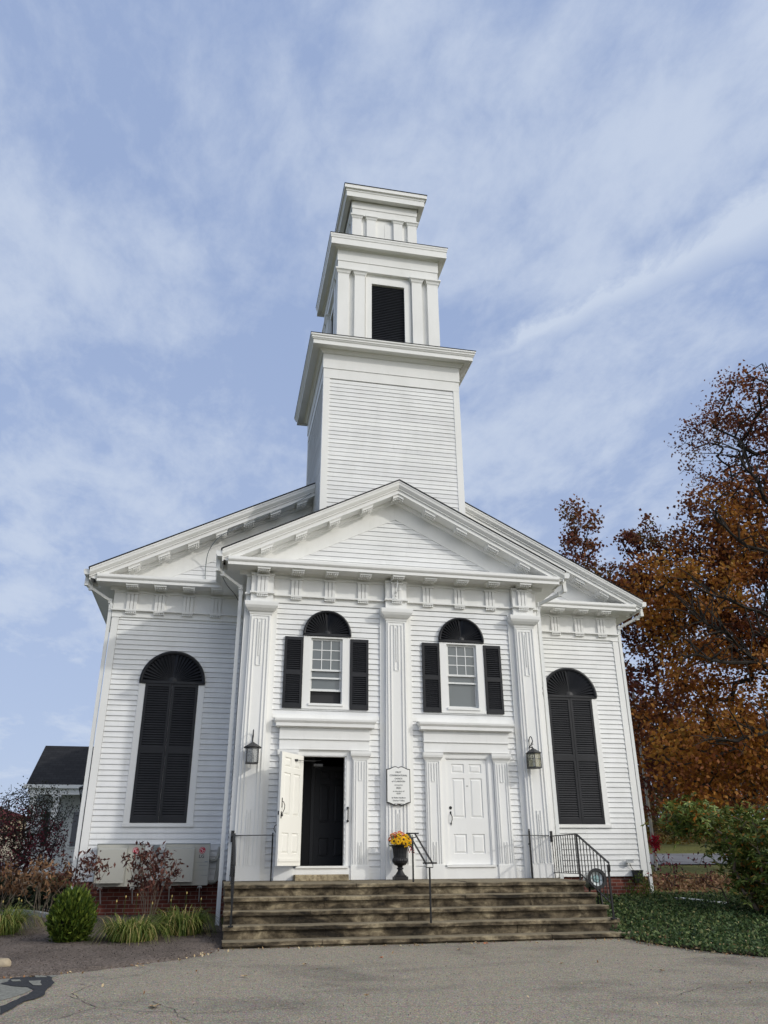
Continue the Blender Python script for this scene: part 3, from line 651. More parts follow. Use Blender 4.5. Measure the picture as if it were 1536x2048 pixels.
# --- doors and their surrounds
def door_surround(c, i):
    mb = MB()
    wall = [(-.925, -.565), (.565, .925)]
    # frame / casing around the opening
    mb.box(c-.565, c-.455, -.03, .005, .245, 2.365); mb.box(c+.455, c+.565, -.03, .005, .245, 2.365); mb.box(c-.455, c+.455, -.03, .005, 2.262, 2.365)
    mb.box(c-.455, c-.435, -.018, .11, .245, 2.26); mb.box(c+.435, c+.455, -.018, .11, .245, 2.26); mb.box(c-.455, c+.455, -.018, .11, 2.243, 2.2615)
    DF = part(mb, 'door_frame')
    mb = MB(); mb.box(c-.50, c+.50, -.10, .12, .205, .243); mb.box(c-.56, c+.56, -.07, .005, .0, .204)
    part(mb, 'sill', parent=DF)
    for s in (-1, 1):
        x = c+s*.73
        mb = MB(); mb.prism([(x-.165, .245), (x+.165, .245), (x+.158, 2.225), (x-.158, 2.225)], -.075, .004)
        mb.box(x-.178, x+.178, -.095, .004, .0, .2449)
        flutes(mb, x, -.075, [(-.13, .27, 2.18), (.13, .27, 2.18), (-.085, .27, 2.15), (.085, .27, 2.15), (-.03, 1.80, 2.15), (.03, 1.80, 2.15), (-.03, .27, .66), (.03, .27, .66), (0, .27, .60)], .013, .016)
        mb.box(x-.035, x+.035, -.084, -.075, 1.785, 1.80); mb.box(x-.135, x+.135, -.084, -.075, 2.18, 2.19)
        zz = [(2.21, .17, .085), (2.235, .178, .10), (2.26, .20, .125), (2.30, .208, .135), (2.345, .21, .137)]
        for (z, w, d), (z2, w2, d2) in zip(zz, zz[1:]):
            mb.add([(x-w, 0, z), (x-w, -d, z), (x+w, -d, z), (x+w, 0, z), (x-w2, 0, z2), (x-w2, -d2, z2), (x+w2, -d2, z2), (x+w2, 0, z2)], [(0, 1, 5, 4), (1, 2, 6, 5), (2, 3, 7, 6)])
        mb.box(x-.2105, x+.2105, -.138, .003, 2.345, 2.352); mb.box(x-.169, x+.169, -.084, .003, 2.20, 2.2102)
        part(mb, 'pilaster', parent=DF)
    mb = MB(); mb.box(c-.91, c+.91, -.085, .004, 2.366, 2.575); mb.box(c-.915, c+.915, -.105, .004, 2.5755, 2.80)
    mb.box(c-.922, c+.922, -.112, .003, 2.558, 2.5752)
    part(mb, 'lintel', parent=DF)
    mb = MB(); w0 = .915
    zz = [(2.78, .93, .12), (2.80, .955, .145), (2.801, 1.0, .20), (2.87, 1.0, .20), (2.872, 1.008, .21), (2.905, 1.025, .235), (2.935, 1.03, .24), (2.95, 1.03, .24)]
    for (z, w, d), (z2, w2, d2) in zip(zz, zz[1:]):
        mb.add([(c-w, 0, z), (c-w, -d, z), (c+w, -d, z), (c+w, 0, z), (c-w2, 0, z2), (c-w2, -d2, z2), (c+w2, -d2, z2), (c+w2, 0, z2)], [(0, 1, 5, 4), (1, 2, 6, 5), (2, 3, 7, 6)])
    mb.add([(c-1.03, 0, 2.975), (c-1.03, -.24, 2.95), (c+1.03, -.24, 2.95), (c+1.03, 0, 2.975)], [(0, 1, 2, 3)])
    part(mb, 'hood', parent=DF)
    return DF
for i, c in enumerate(BX): door_surround(c, i)
mb = MB(); mb.box(-2.59, -.38, -.026, .003, 2.98, 3.06); mb.box(.32, 2.55, -.026, .003, 2.98, 3.06); part(mb, 'belt_board')
def door_leaf(T, w, h, name, mat, label, kick=False):
    """panel door in local coords x 0..w, y front -.022.., z 0..h"""
    mb = MB(T); st = .115; y0, y1 = -.022, .022
    cols = ((st, w/2-.055), (w/2+.055, w-st)); rows_ = ((.20, .56), (.86, 1.62), (1.72, 1.90)) if h > 1.9 else ()
    xs = [0, cols[0][0], cols[0][1], cols[1][0], cols[1][1], w]
    mb.box(0, cols[0][0], y0, y1, 0, h); mb.box(cols[0][1], cols[1][0], y0, y1, 0, h); mb.box(cols[1][1], w, y0, y1, 0, h)
    for a, b in cols:
        z = 0
        for c, d in rows_: mb.box(a, b, y0, y1, z, c); z = d
        mb.box(a, b, y0, y1, z, h)
        for c, d in rows_:   # recessed raised panels, both faces
            for sgn in (-1, 1):
                e = .024; yb = sgn*.002; yf = sgn*.018
                mb.add([(a, sgn*.0219, c), (b, sgn*.0219, c), (b, sgn*.0219, d), (a, sgn*.0219, d), (a+.010, yb, c+.010), (b-.010, yb, c+.010), (b-.010, yb, d-.010), (a+.010, yb, d-.010),
                        (a+2*e, yf, c+2*e), (b-2*e, yf, c+2*e), (b-2*e, yf, d-2*e), (a+2*e, yf, d-2*e)],
                       [(0, 1, 5, 4), (1, 2, 6, 5), (2, 3, 7, 6), (3, 0, 4, 7), (4, 5, 9, 8), (5, 6, 10, 9), (6, 7, 11, 10), (7, 4, 8, 11), (8, 9, 10, 11)])
    if kick: mb.box(.03, w-.03, .0225, .034, .07, .125)
    return part(mb, name, mat, label=label)
T2 = lambda p: Vector((BX[1]-.435+p.x, p.y+.025, .247+p.z))
D2 = door_leaf(T2, .87, 1.99, 'door', WHITE, 'closed white six panel door')
def handle_mb(T):
    mb = MB(T); mb.lathe((0, -.026, .17), [(.001, -.01), (.03, -.008), (.032, 0), (.03, .005)], 14, (0, -1, 0)); mb.lathe((0, -.024, .085), [(.002, 0), (.02, 0), (.012, .012), (.002, .014)], 10, (0, -1, 0))
    mb.tube([(0, -.03, .07), (0, -.06, .05), (.012, -.075, 0), (.012, -.075, -.05), (0, -.055, -.10), (0, -.03, -.125)], [.008, .009, .009, .009, .008, .007], 8)
    mb.add([(-.018, -.024, .06), (0, -.034, .115), (.018, -.024, .06), (0, -.024, .04)], [(0, 1, 2, 3)]); mb.add([(-.018, -.024, -.12), (0, -.034, -.17), (.018, -.024, -.12), (0, -.024, -.10)], [(0, 1, 2, 3)])
    return mb
part(handle_mb(lambda p: T2(Vector((p.x+.065, p.y, p.z+.88)))), 'handle', IRON, D2)
mb = MB(lambda p: T2(p))
for z in (.25, 1.0, 1.78): mb.box(.868, .885, -.04, -.023, z-.05, z+.05)
part(mb, 'hinge', WHITE, D2); mb = MB(T2); mb.box(.415, .455, -.030, -.0225, 1.465, 1.475); part(mb, 'nameplate', TXT2, D2)
# open left leaf: hinged at the left jamb and swung out past ninety degrees
ang = math.atan2(-.70, -.49); ca, sa = math.cos(ang), math.sin(ang)
T1 = lambda p: Vector((-1.945+p.x*ca-p.y*sa, -.04+p.x*sa+p.y*ca, .25+p.z))
D1 = door_leaf(T1, .845, 1.99, 'door', WHITE3, 'white panelled door standing open', True)
mb = MB(T1); mb.tube([(.77, .03, 1.10), (.77, .055, 1.09), (.755, .075, 1.03), (.76, .075, .97), (.775, .05, .90), (.78, .03, .89)], .007, 8)
mb.box(.768, .782, .0225, .032, .99, 1.16); mb.lathe((.785, .024, .86), [(.002, 0), (.028, 0), (.03, .012), (.02, .035), (.002, .04)], 12, T1(Vector((0, 1, 0)))-T1(Vector((0, 0, 0)))) if False else mb.lathe((.785, .03, .86), [(.004, 0), (.026, .0), (.026, .02), (.004, .03)], 12, (0, 1, 0))
mb.box(.780, .80, .0225, .03, .80, .92)
part(mb, 'handle', IRON, D1)
mb = MB(T1); mb.tube([(.80, -.03, .70), (.83, -.07, .68), (.85, -.08, .62), (.83, -.05, .56)], .008, 6); mb.box(.843, .848, -.012, .012, .86, .93); part(mb, 'latch', IRON, D1)
mb = MB(); a = T1(Vector((.30, .03, 1.88))); mb.bar(a, (-1.72, .05, 2.16), .018, .008); mb.bar((-1.72, .05, 2.16), (-1.55, .16, 2.19), .018, .008)
mb.tube([(-1.70, .16, 2.09), (-1.52, .16, 2.09)], .035, 10); mb.box(a.x-.03, a.x+.03, a.y-.02, a.y+.02, a.z-.02, a.z+.02)
part(mb, 'door_closer', LANT, D1)
mb = MB(); mb.box(-1.04, -1.015, -.06, -.031, 1.02, 1.06); mb.box(-1.04, -1.015, -.06, -.031, 1.26, 1.30); mb.tube([(-1.028, -.05, 1.04), (-1.028, -.085, 1.08), (-1.028, -.085, 1.24), (-1.028, -.05, 1.28)], .011, 8)
mb.lathe((-1.028, -.06, 1.04), [(.022, 0), (.022, .012), (.002, .02)], 12, (0, -1, 0)); mb.lathe((-1.028, -.06, 1.28), [(.022, 0), (.022, .012), (.002, .02)], 12, (0, -1, 0))
part(mb, 'door_pull', IRON)
# vestibule behind the open door
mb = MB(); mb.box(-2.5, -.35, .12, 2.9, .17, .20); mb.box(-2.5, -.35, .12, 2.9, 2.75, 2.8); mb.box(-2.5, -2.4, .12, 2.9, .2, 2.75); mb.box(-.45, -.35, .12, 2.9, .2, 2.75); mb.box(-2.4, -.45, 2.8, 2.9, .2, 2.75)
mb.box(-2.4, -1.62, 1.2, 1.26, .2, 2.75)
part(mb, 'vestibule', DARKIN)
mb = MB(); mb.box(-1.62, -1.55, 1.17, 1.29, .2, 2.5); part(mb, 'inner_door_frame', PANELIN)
door_leaf(lambda p: Vector((-1.54+p.x*.97, 1.24+p.x*.22+p.y, .21+p.z)), .78, 1.99, 'inner_door', PANELIN, 'white panelled inner door, its colour darkened for shade, seen through the open doorway')
mb = MB()   # back wall of the rooms behind the upper windows
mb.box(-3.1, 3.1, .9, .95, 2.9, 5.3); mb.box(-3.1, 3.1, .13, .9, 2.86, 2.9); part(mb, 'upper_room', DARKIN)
# --- windows above the doors
def shutter_mb(x0, x1, z0, z1, y, mid, sp=.042, st=.05, top=.07, bot=.09):
    mb = MB(); yf = y-.035
    mb.box(x0, x0+st, yf, y, z0, z1); mb.box(x1-st, x1, yf, y, z0, z1)
    a, b = x0+st, x1-st
    mb.box(a, b, yf+.001, y, z1-top, z1); mb.box(a, b, yf+.001, y, z0, z0+bot); mb.box(a, b, yf+.001, y, mid[0], mid[1])
    mb.box(a, b, y-.004, y-.001, z0+bot, z1-top)
    for (p, q) in ((z0+bot, mid[0]), (mid[1], z1-top)):
        n = max(1, int((q-p)/sp)); s_ = (q-p)/n
        for k in range(n):
            z = p+k*s_; jj = random.uniform(-.002, .002)
            mb.add([(a, yf+.004, z+.002+jj), (b, yf+.004, z+.002+jj), (b, y-.010, z+s_*.80), (a, y-.010, z+s_*.80), (a, yf+.010, z-.004), (b, yf+.010, z-.004)], [(0, 1, 2, 3), (4, 5, 1, 0)])
    return mb
def fan_mb(cx, cz, rx, rz, y, n=22):
    mb = MB(); yo = y-.05
    def P(a, k, yy): return (cx+rx*k*math.cos(a), yy, cz+rz*k*math.sin(a))
    seg = 40
    for i in range(seg):            # moulded rim
        a, b = math.pi*i/seg, math.pi*(i+1)/seg
        ring = lambda t: [P(t, 1.0, y), P(t, 1.0, yo-.02), P(t, .955, yo-.028), P(t, .915, yo-.018), P(t, .90, yo-.01), P(t, .90, y)]
        mb.add(ring(a)+ring(b), [(j, j+1, 6+j+1, 6+j) for j in range(5)])
    mb.box(cx-rx, cx+rx, yo+.003, y, cz-.035, cz+.018)
    mb.add([P(0, .9, y-.002), *[P(math.pi*i/12, .9, y-.002) for i in range(1, 13)]], [tuple(range(13))])
    for i in range(n):
        a, b = math.pi*i/n, math.pi*(i+1)/n
        left = i >= n/2
        ya, yb = (y-.006, y-.062) if left else (y-.062, y-.006)   # blade edge nearer the horizontal stands proud
        r0 = .10
        mb.add([P(a, r0, y-.02), P(b, r0, y-.02), P(b, .90, yb), P(a, .90, ya), P(a, .90, y-.012), P(b, .90, y-.012), P(a, r0, y-.012), P(b, r0, y-.012)],
               [(0, 1, 2, 3), (1, 7, 5, 2) if left else (0, 3, 4, 6)])
    mb.add([(cx, y-.05, cz+.018)]+[(cx+rx*.13*math.cos(math.pi*i/10), y-.036, cz+.018+rz*.13*math.sin(math.pi*i/10)) for i in range(11)], [(0, i, i+1) for i in range(1, 11)])
    return mb
for wi, c in enumerate(BX):
    mb = MB(); y = 0
    mb.box(c-.495, c-.335, -.04, .005, 3.24, 4.69); mb.box(c+.335, c+.495, -.04, .005, 3.24, 4.69); mb.box(c-.335, c+.335, -.04, .005, 4.655, 4.69)
    mb.box(c-.495, c+.495, -.045, .005, 3.175, 3.2395); mb.box(c-.36, c+.36, -.07, .02, 3.24, 3.285)
    WI = part(mb, 'window')
    ow = (wi == 0)
    def sash(z0, z1, yy, cols=1, rws=1, name='sash', w=.04):
        m2 = MB(); xl, xr = c-.333, c+.333
        m2.box(xl, xl+w, yy, yy+.03, z0, z1); m2.box(xr-w, xr, yy, yy+.03, z0, z1); m2.box(xl+w, xr-w, yy+.001, yy+.03, z1-w, z1); m2.box(xl+w, xr-w, yy+.001, yy+.03, z0, z0+w)
        for k in range(1, cols): xx = xl+w+(xr-xl-2*w)*k/cols; m2.box(xx-.009, xx+.009, yy+.004, yy+.026, z0+w, z1-w)
        for k in range(1, rws): z_ = z0+w+(z1-z0-2*w)*k/rws; m2.box(xl+w, xr-w, yy+.005, yy+.025, z_-.009, z_+.009)
        o_ = part(m2, name, ALU, WI)
    sash(3.965, 4.655, .018, 3, 3); sash((3.56 if ow else 3.29), (4.02 if ow else 4.0), .052)
    m2 = MB(); m2.box(c-.33, c+.33, .012, .022, 3.80, 3.835); m2.box(c-.333, c-.318, .004, .017, 3.29, 4.655); m2.box(c+.318, c+.333, .004, .017, 3.29, 4.655)
    if ow: m2.box(c-.33, c+.33, .012, .022, 3.545, 3.575)
    part(m2, 'storm_sash', ALU, WI)
    m2 = MB(); m2.box(c-.30, c+.30, .0335, .0365, 3.99, 4.63); part(m2, 'pane', PANE, WI)
    m2 = MB(); m2.box(c-.30, c+.30, .0675, .0705, (3.59 if ow else 3.32), 3.99); part(m2, 'pane', PANE, WI)
    if ow:
        m2 = MB(); m2.box(c-.32, c+.32, .09, .095, 3.29, 3.60); part(m2, 'dark_gap_sheet', DARKIN, WI)  # dark sheet stands in for the unlit gap below the raised sash
    m2 = MB(); m2.box(c-.36, c+.36, .125, .13, 3.2, 4.7); part(m2, 'blind', GREY, WI)
    for (a, b) in ((c-.89, c-.50), (c+.50, c+.89)):
        part(shutter_mb(a, b, 3.18, 4.66, -.022, (3.86, 3.95)), 'shutter', BLACK, WI)
    part(fan_mb(c, 4.735, .515, .52, -.018, 22), 'fanlight', BLACK, WI)
# --- the wide body behind
gin = lambda dv: dv
WT, WE = 9.80, 6.373   # ridge height, eave height of the main roof edge
wwin = [(-5.35, -4.07, 1.06, 4.3), (4.07, 5.35, 1.06, 4.3)]
mb = MB(); siding(mb, -6.03, -3.22, -.012, 5.40, S, [wwin[0]]); siding(mb, 3.22, 6.03, -.012, 5.40, S, [wwin[1]])
siding(mb, lambda z: -(WT-.80-z)/.51, lambda z: (WT-.80-z)/.51, 6.2, 9.0, S, d=.017)
YB = 17.5
mb.T = lambda p: Vector((-6.17+p.y, S-p.x, p.z)); siding(mb, -(YB-S), -.16, -.012, 5.40, 0)
mb.T = lambda p: Vector((6.17-p.y, S+p.x, p.z)); siding(mb, .16, YB-S, -.012, 5.40, 0); mb.T = None
part(mb, 'siding', WHITE2)
mb = MB(); mb.box(-6.15, -3.2, S+.006, S+.1, -.02, 6.4); mb.box(3.2, 6.15, S+.006, S+.1, -.02, 6.4); mb.box(-6.15, -6.05, S+.101, YB, -.02, 6.3); mb.box(6.05, 6.15, S+.101, YB, -.02, 6.3); mb.box(-6.15, 6.15, YB-.1, YB, -.02, 6.3)
mb.prism([(-6.1, 6.2), (6.1, 6.2), (0, 9.3)], S+.007, S+.09)
part(mb, 'body_wall')
mb = MB(); mb.box(-6.14, 6.14, S+.03, YB-.1, -1.2, -.022); part(mb, 'foundation', BRICK)
cb_ = None
for s in (-1, 1):
    mb = MB(); mb.box(*sorted((s*6.035, s*6.185)), S-.030, S+.12, -.02, 5.415); mb.box(*sorted((s*6.0, s*6.20)), S-.045, S+.11, 5.4151, 5.43)
    part(mb, 'corner_board')
mb = MB()
FWS = []
for a, b, e0, e1 in ((-6.195, -3.24, -6.195, -6.17), (3.24, 6.195, 6.17, 6.195)):
    mb = MB(); mb.box(a, b, S-.028, S+.004, 5.431, 6.045); mb.box(a, b, S-.05, S-.0285, 5.995, 6.045); mb.box(e0, e1, S+.005, YB, 5.431, 6.06)
    FWS.append(part(mb, 'frieze'))
FW = FWS[0]
mb = MB(); mb.box(-6.215, -3.27, S-.095, S-.0287, 5.565, 5.597); part(mb, 'moulding', parent=FW); mb = MB(); mb.box(3.27, 6.215, S-.095, S-.0287, 5.565, 5.597); part(mb, 'moulding', parent=FWS[1])
WTX = [-5.79, -5.17, -4.54, -3.905, 3.88, 4.51, 5.14, 5.76]
tg = part(triglyph_mb(WTX[0], S-.029, 5.598, 5.985), 'triglyph', parent=FW); gt = part(guttae_mb(WTX[0], S-.029, 5.564), 'guttae', parent=FW)
for x in WTX[1:]: dup(tg, (x-WTX[0], 0, 0), FWS[x > 0]); dup(gt, (x-WTX[0], 0, 0), FWS[x > 0])
CW = cornice(-6.56, 6.56, S, 6.115, .48)
mu = part(mutule_mb(WTX[0], S-.43, S-.12, 6.115), 'mutule', parent=CW)
for x in WTX[1:]: dup(mu, (x-WTX[0], 0, 0), CW)
RW = rake(6.722, 6.373, WT, S, .52, .83, xin=1.5)
WSL = (WT-WE)/6.722
for x in (-5.80, -5.17, -4.53, -3.91, -3.28, -2.66, -2.03, 2.03, 2.66, 3.28, 3.91, 4.53, 5.14, 5.76): rake_mutule(RW[0] if x < 0 else RW[1], x, WT, WSL, S-.42, S-.12, 1)
gable_roof(6.722, 6.376, WT+.003, S-.575, YB+.4, th=.03)
mb = MB()
for s in (-1, 1):
    mb = MB(); mb.box(*sorted((s*6.20, s*6.70)), S+.025, YB+.3, 6.125, 6.22); mb.box(*sorted((s*6.70, s*6.725)), S-.45, YB+.3, 6.13, 6.33); part(mb, 'soffit')
gutter(-6.727, -1, S-.5, YB+.3, 6.23); gutter(6.727, 1, S-.5, YB+.3, 6.23)
spout([(-6.79, S-.30, 6.23), (-6.79, S-.30, 6.08), (-6.70, S-.22, 6.0), (-6.27, S-.02, 5.78), (-6.245, S, 5.66), (-6.245, S, -.60)])
spout([(6.79, S-.30, 6.23), (6.79, S-.30, 6.08), (6.70, S-.22, 6.0), (6.27, S-.02, 5.78), (6.245, S, 5.66), (6.245, S, -.36)])
# tall shuttered windows of the body
for c in (-4.712, 4.705):
    mb = MB(); mb.box(c-.705, c-.572, S-.035, S+.004, 1.07, 3.93); mb.box(c+.572, c+.705, S-.035, S+.004, 1.07, 3.93); mb.box(c-.72, c+.72, S-.05, S+.004, 1.0, 1.0695)
    WI = part(mb, 'window')
    part(shutter_mb(c-.570, c-.004, 1.08, 3.955, S-.008, (2.46, 2.60), .050, .055, .07, .12), 'shutter', BLACK, WI)
    part(shutter_mb(c+.004, c+.570, 1.08, 3.955, S-.008, (2.46, 2.60), .050, .055, .07, .12), 'shutter', BLACK, WI)
    part(fan_mb(c, 3.985, .708, .69, S-.018, 24), 'fanlight', BLACK, WI)
# --- steeple
TC = 1.834   # centre line in y
def four(fn):
    """run fn(mb) for the four faces; local frame: x along the face, y=-half in front"""
    mb = MB()
    for k in range(4):
        c, s = (1, 0, -1, 0)[k], (0, 1, 0, -1)[k]
        mb.T = (lambda c, s: lambda p: Vector((p.x*c-p.y*s, TC+p.x*s+p.y*c, p.z)))(c, s)
        fn(mb)
    return mb
def ring(mb, prof):
    """profile (half width, z) swept round the square tower"""
    n = len(prof)
    for k in range(4):
        vs = []
        for (h, z) in prof:
            c = [(-h, -h), (h, -h), (h, h), (-h, h)]; a, b = c[k], c[(k+1) % 4]
            vs += [(a[0], TC+a[1], z), (b[0], TC+b[1], z)]
        mb.add(vs, [(2*i, 2*i+1, 2*((i+1) % n)+1, 2*((i+1) % n)) for i in range(n)])
    return mb
H1 = 1.725
mb = four(lambda m_: siding(m_, -1.59, 1.59, 6.9, 11.285, -H1, d=.015))
TW = part(mb, 'tower', WHITE2)
mb = MB(); mb.box(-1.71, 1.71, TC-1.71, TC+1.71, 6.5, 12.2); part(mb, 'tower_core', parent=TW)
for sx in (-1, 1):
    for sy in (-1, 1):
        mb = MB(); mb.box(*sorted((sx*1.585, sx*1.745)), *sorted((TC+sy*1.585, TC+sy*1.745)), 6.9, 11.285); part(mb, 'corner_board', parent=TW)
def plainband(h0, h1, z0, z1): return [(h0, z0), (h1, z0), (h1, z1), (h0, z1)]
mb = ring(MB(), plainband(1.70, 1.748, 11.286, 11.563)); ring(mb, plainband(1.70, 1.765, 11.5635, 11.985)); part(mb, 'frieze', parent=TW)
mb = ring(MB(), [(1.70, 11.9855), (1.79, 11.9855), (1.83, 12.03), (1.87, 12.06), (1.87, 12.075), (2.0, 12.075), (2.0, 12.06), (2.055, 12.06), (2.055, 12.17), (2.07, 12.175), (2.09, 12.21), (2.10, 12.215), (2.10, 12.25), (2.125, 12.275), (2.125, 12.315), (1.4, 12.40), (1.4, 12.0)])
part(mb, 'cornice', parent=TW)
mb = ring(MB(), [(1.38, 12.40), (2.135, 12.318), (2.135, 12.332), (1.38, 12.42)]); part(mb, 'roof', SHING, TW)
# belfry
H2 = 1.401
mb = MB(); hw = .455
def belf(m_):
    y = -1.30
    m_.box(-1.30, -.62, y, y+.1, 12.38, 15.2); m_.box(.62, 1.30, y, y+.1, 12.38, 15.2); m_.box(-.62, .62, y, y+.1, 14.95, 15.2)
    # casing round the louvre
    m_.box(-.62, -.455, y-.035, y+.06, 12.38, 14.95); m_.box(.455, .62, y-.035, y+.06, 12.38, 14.95); m_.box(-.455, .455, y-.035, y+.06, 14.75, 14.95); m_.box(-.455, .455, y-.035, y+.06, 12.38, 12.93)
BF = part(four(belf), 'belfry')
mb = MB(); mb.box(-1.18, 1.18, TC-1.18, TC+1.18, 12.38, 15.2); part(mb, 'belfry_core', DARKIN, BF)
def louv(m_):
    n = 34; s_ = (14.75-12.93)/n
    for k in range(n):
        z = 12.93+k*s_; m_.add([(-.455, -1.29, z), (.455, -1.29, z), (.455, -1.25, z+s_*1.0), (-.455, -1.25, z+s_*1.0), (-.455, -1.27, z-.006), (.455, -1.27, z-.006)], [(0, 1, 2, 3), (4, 5, 1, 0)])
for k in range(4):
    c, s = (1, 0, -1, 0)[k], (0, 1, 0, -1)[k]
    mb = MB((lambda c, s: lambda p: Vector((p.x*c-p.y*s, TC+p.x*s+p.y*c, p.z)))(c, s)); louv(mb); part(mb, 'louvre', LOUV, BF)
def tower_pilaster(k, x0, x1, yf, yb, z0, z1, parent, cap):
    c, s = (1, 0, -1, 0)[k], (0, 1, 0, -1)[k]
    mb = MB((lambda c, s: lambda p: Vector((p.x*c-p.y*s, TC+p.x*s+p.y*c, p.z)))(c, s))
    mb.box(x0, x1, yf, yb, z0, z1-cap)
    zz = [(z1-cap, .0), (z1-cap*.82, .012), (z1-cap*.8, .02), (z1-cap*.5, .035), (z1-cap*.3, .06), (z1-cap*.28, .07), (z1-.001, .07)]
    sc = cap/.17
    for (z, e), (z2, e2) in zip(zz, zz[1:]):
        e *= sc; e2 *= sc
        mb.add([(x0-e, yb, z), (x0-e, yf-e, z), (x1+e, yf-e, z), (x1+e, yb, z), (x0-e2, yb, z2), (x0-e2, yf-e2, z2), (x1+e2, yf-e2, z2), (x1+e2, yb, z2)], [(0, 1, 5, 4), (1, 2, 6, 5), (2, 3, 7, 6), (0, 4, 7, 3)])
    e = .07*sc; mb.add([(x0-e, yb, z1-.001), (x0-e, yf-e, z1-.001), (x1+e, yf-e, z1-.001), (x1+e, yb, z1-.001)], [(0, 1, 2, 3)])
    part(mb, 'pilaster', WHITE, parent)
for k in range(4):
    ins = .0 if k in (0, 2) else .0015
    for a, b in ((-1.395+ins*0, -1.09), (-.935, -.655), (.655, .935), (1.09, 1.395)):
        ex = .0
        if k in (1, 3) and abs(a) > 1.0 or k in (1, 3) and abs(b) > 1.0: a, b = (a+.004, b) if a < 0 else (a, b-.004)
        tower_pilaster(k, a, b, -1.40+ins, -1.299, 12.385, 15.07, BF, .17)
mb = ring(MB(), plainband(1.2, 1.402, 15.071, 15.345)); ring(mb, plainband(1.2, 1.418, 15.3455, 15.715)); part(mb, 'frieze', parent=BF)
mb = ring(MB(), [(1.2, 15.7155), (1.45, 15.7155), (1.48, 15.745), (1.56, 15.745), (1.56, 15.73), (1.622, 15.73), (1.622, 15.93), (1.635, 15.94), (1.642, 15.99), (1.655, 16.02), (1.655, 16.065), (.95, 16.12), (.95, 15.8)])
part(mb, 'cornice', parent=BF)
mb = ring(MB(), [(.93, 16.12), (1.665, 16.068), (1.665, 16.082), (.93, 16.14)]); part(mb, 'roof', SHING, BF)
# top stage
def topw(m_):
    m_.box(-.88, .88, -.88, -.80, 16.1, 17.5)
    m_.box(-.262, -.004, -.895, -.8801, 16.1, 17.37); m_.box(.004, .262, -.895, -.8801, 16.1, 17.37)
TP = part(four(topw), 'lantern_stage')
for k in range(4):
    for a, b in ((-.955, -.685), (-.53, -.265), (.265, .53), (.685, .955)):
        if k in (1, 3): a, b = (a+.004, b) if a < -.6 else ((a, b-.004) if b > .6 else (a, b))
        tower_pilaster(k, a, b, -.957+(.0015 if k % 2 else 0), -.879, 16.12, 17.51, TP, .14)
mb = ring(MB(), plainband(.8, .958, 17.511, 17.755)); ring(mb, plainband(.8, .975, 17.7555, 18.09)); part(mb, 'frieze', parent=TP)
mb = ring(MB(), [(.8, 18.0905), (1.0, 18.0905), (1.02, 18.02), (1.105, 18.02), (1.105, 18.005), (1.16, 18.005), (1.16, 18.185), (1.175, 18.195), (1.185, 18.255), (1.232, 18.262), (1.232, 18.385), (.0, 18.52), (.0, 18.1)][0:2]+[(1.02, 18.10), (1.02, 18.012), (1.16, 18.005), (1.16, 18.185), (1.175, 18.195), (1.185, 18.255), (1.228, 18.262), (1.228, 18.385), (.01, 18.52), (.01, 18.1)])
part(mb, 'cornice', parent=TP)
mb = ring(MB(), [(.005, 18.53), (1.242, 18.388), (1.242, 18.408), (.005, 18.56)]); part(mb, 'roof', SHING, TP)
# small fittings of the church front
mb = MB(); mb.tube([(-.03, -.33, 6.0), (-.03, -.33, 5.78), (-.03, -.30, 5.70), (-.06, -.27, 5.68)], .011, 6); mb.tube([(-.03, -.33, 5.74), (.03, -.31, 5.72), (.03, -.28, 5.80)], .007, 6)
for k in range(5): mb.lathe((-.06+.012*(-1)**k, -.26, 5.66-k*.035), [(.004, 0), (.012, .006), (.012, .02), (.004, .028)], 6)
part(mb, 'hanging_hook', ALU)
def cable(pts, r, name='cable', mat=None): 
    P = []
    for i in range(len(pts)-1):
        p0, p1, p2, p3 = [Vector(pts[min(max(j, 0), len(pts)-1)]) for j in (i-1, i, i+1, i+2)]
        for k in range(6):
            t = k/6; P.append(.5*((2*p1)+(-p0+p2)*t+(2*p0-5*p1+4*p2-p3)*t*t+(-p0+3*p1-3*p2+p3)*t**3))
    P.append(Vector(pts[-1])); mb_ = MB(); mb_.tube(P, r, 6); return part(mb_, name, mat or LANT)
yc = S-.56
cable([(-1.76, yc+.1, 8.75), (-2.1, yc, 8.42), (-2.7, yc, 8.06), (-3.5, yc, 7.62), (-3.95, yc+.05, 7.34), (-4.18, S-.25, 7.05), (-4.22, S-.06, 6.7), (-4.2, S-.06, 6.36)], .009, mat=GREY)
cable([(-3.87, -.2, 6.0), (-3.70, .35, 5.86), (-3.50, .7, 5.75), (-3.34, .9, 5.55)], .008)

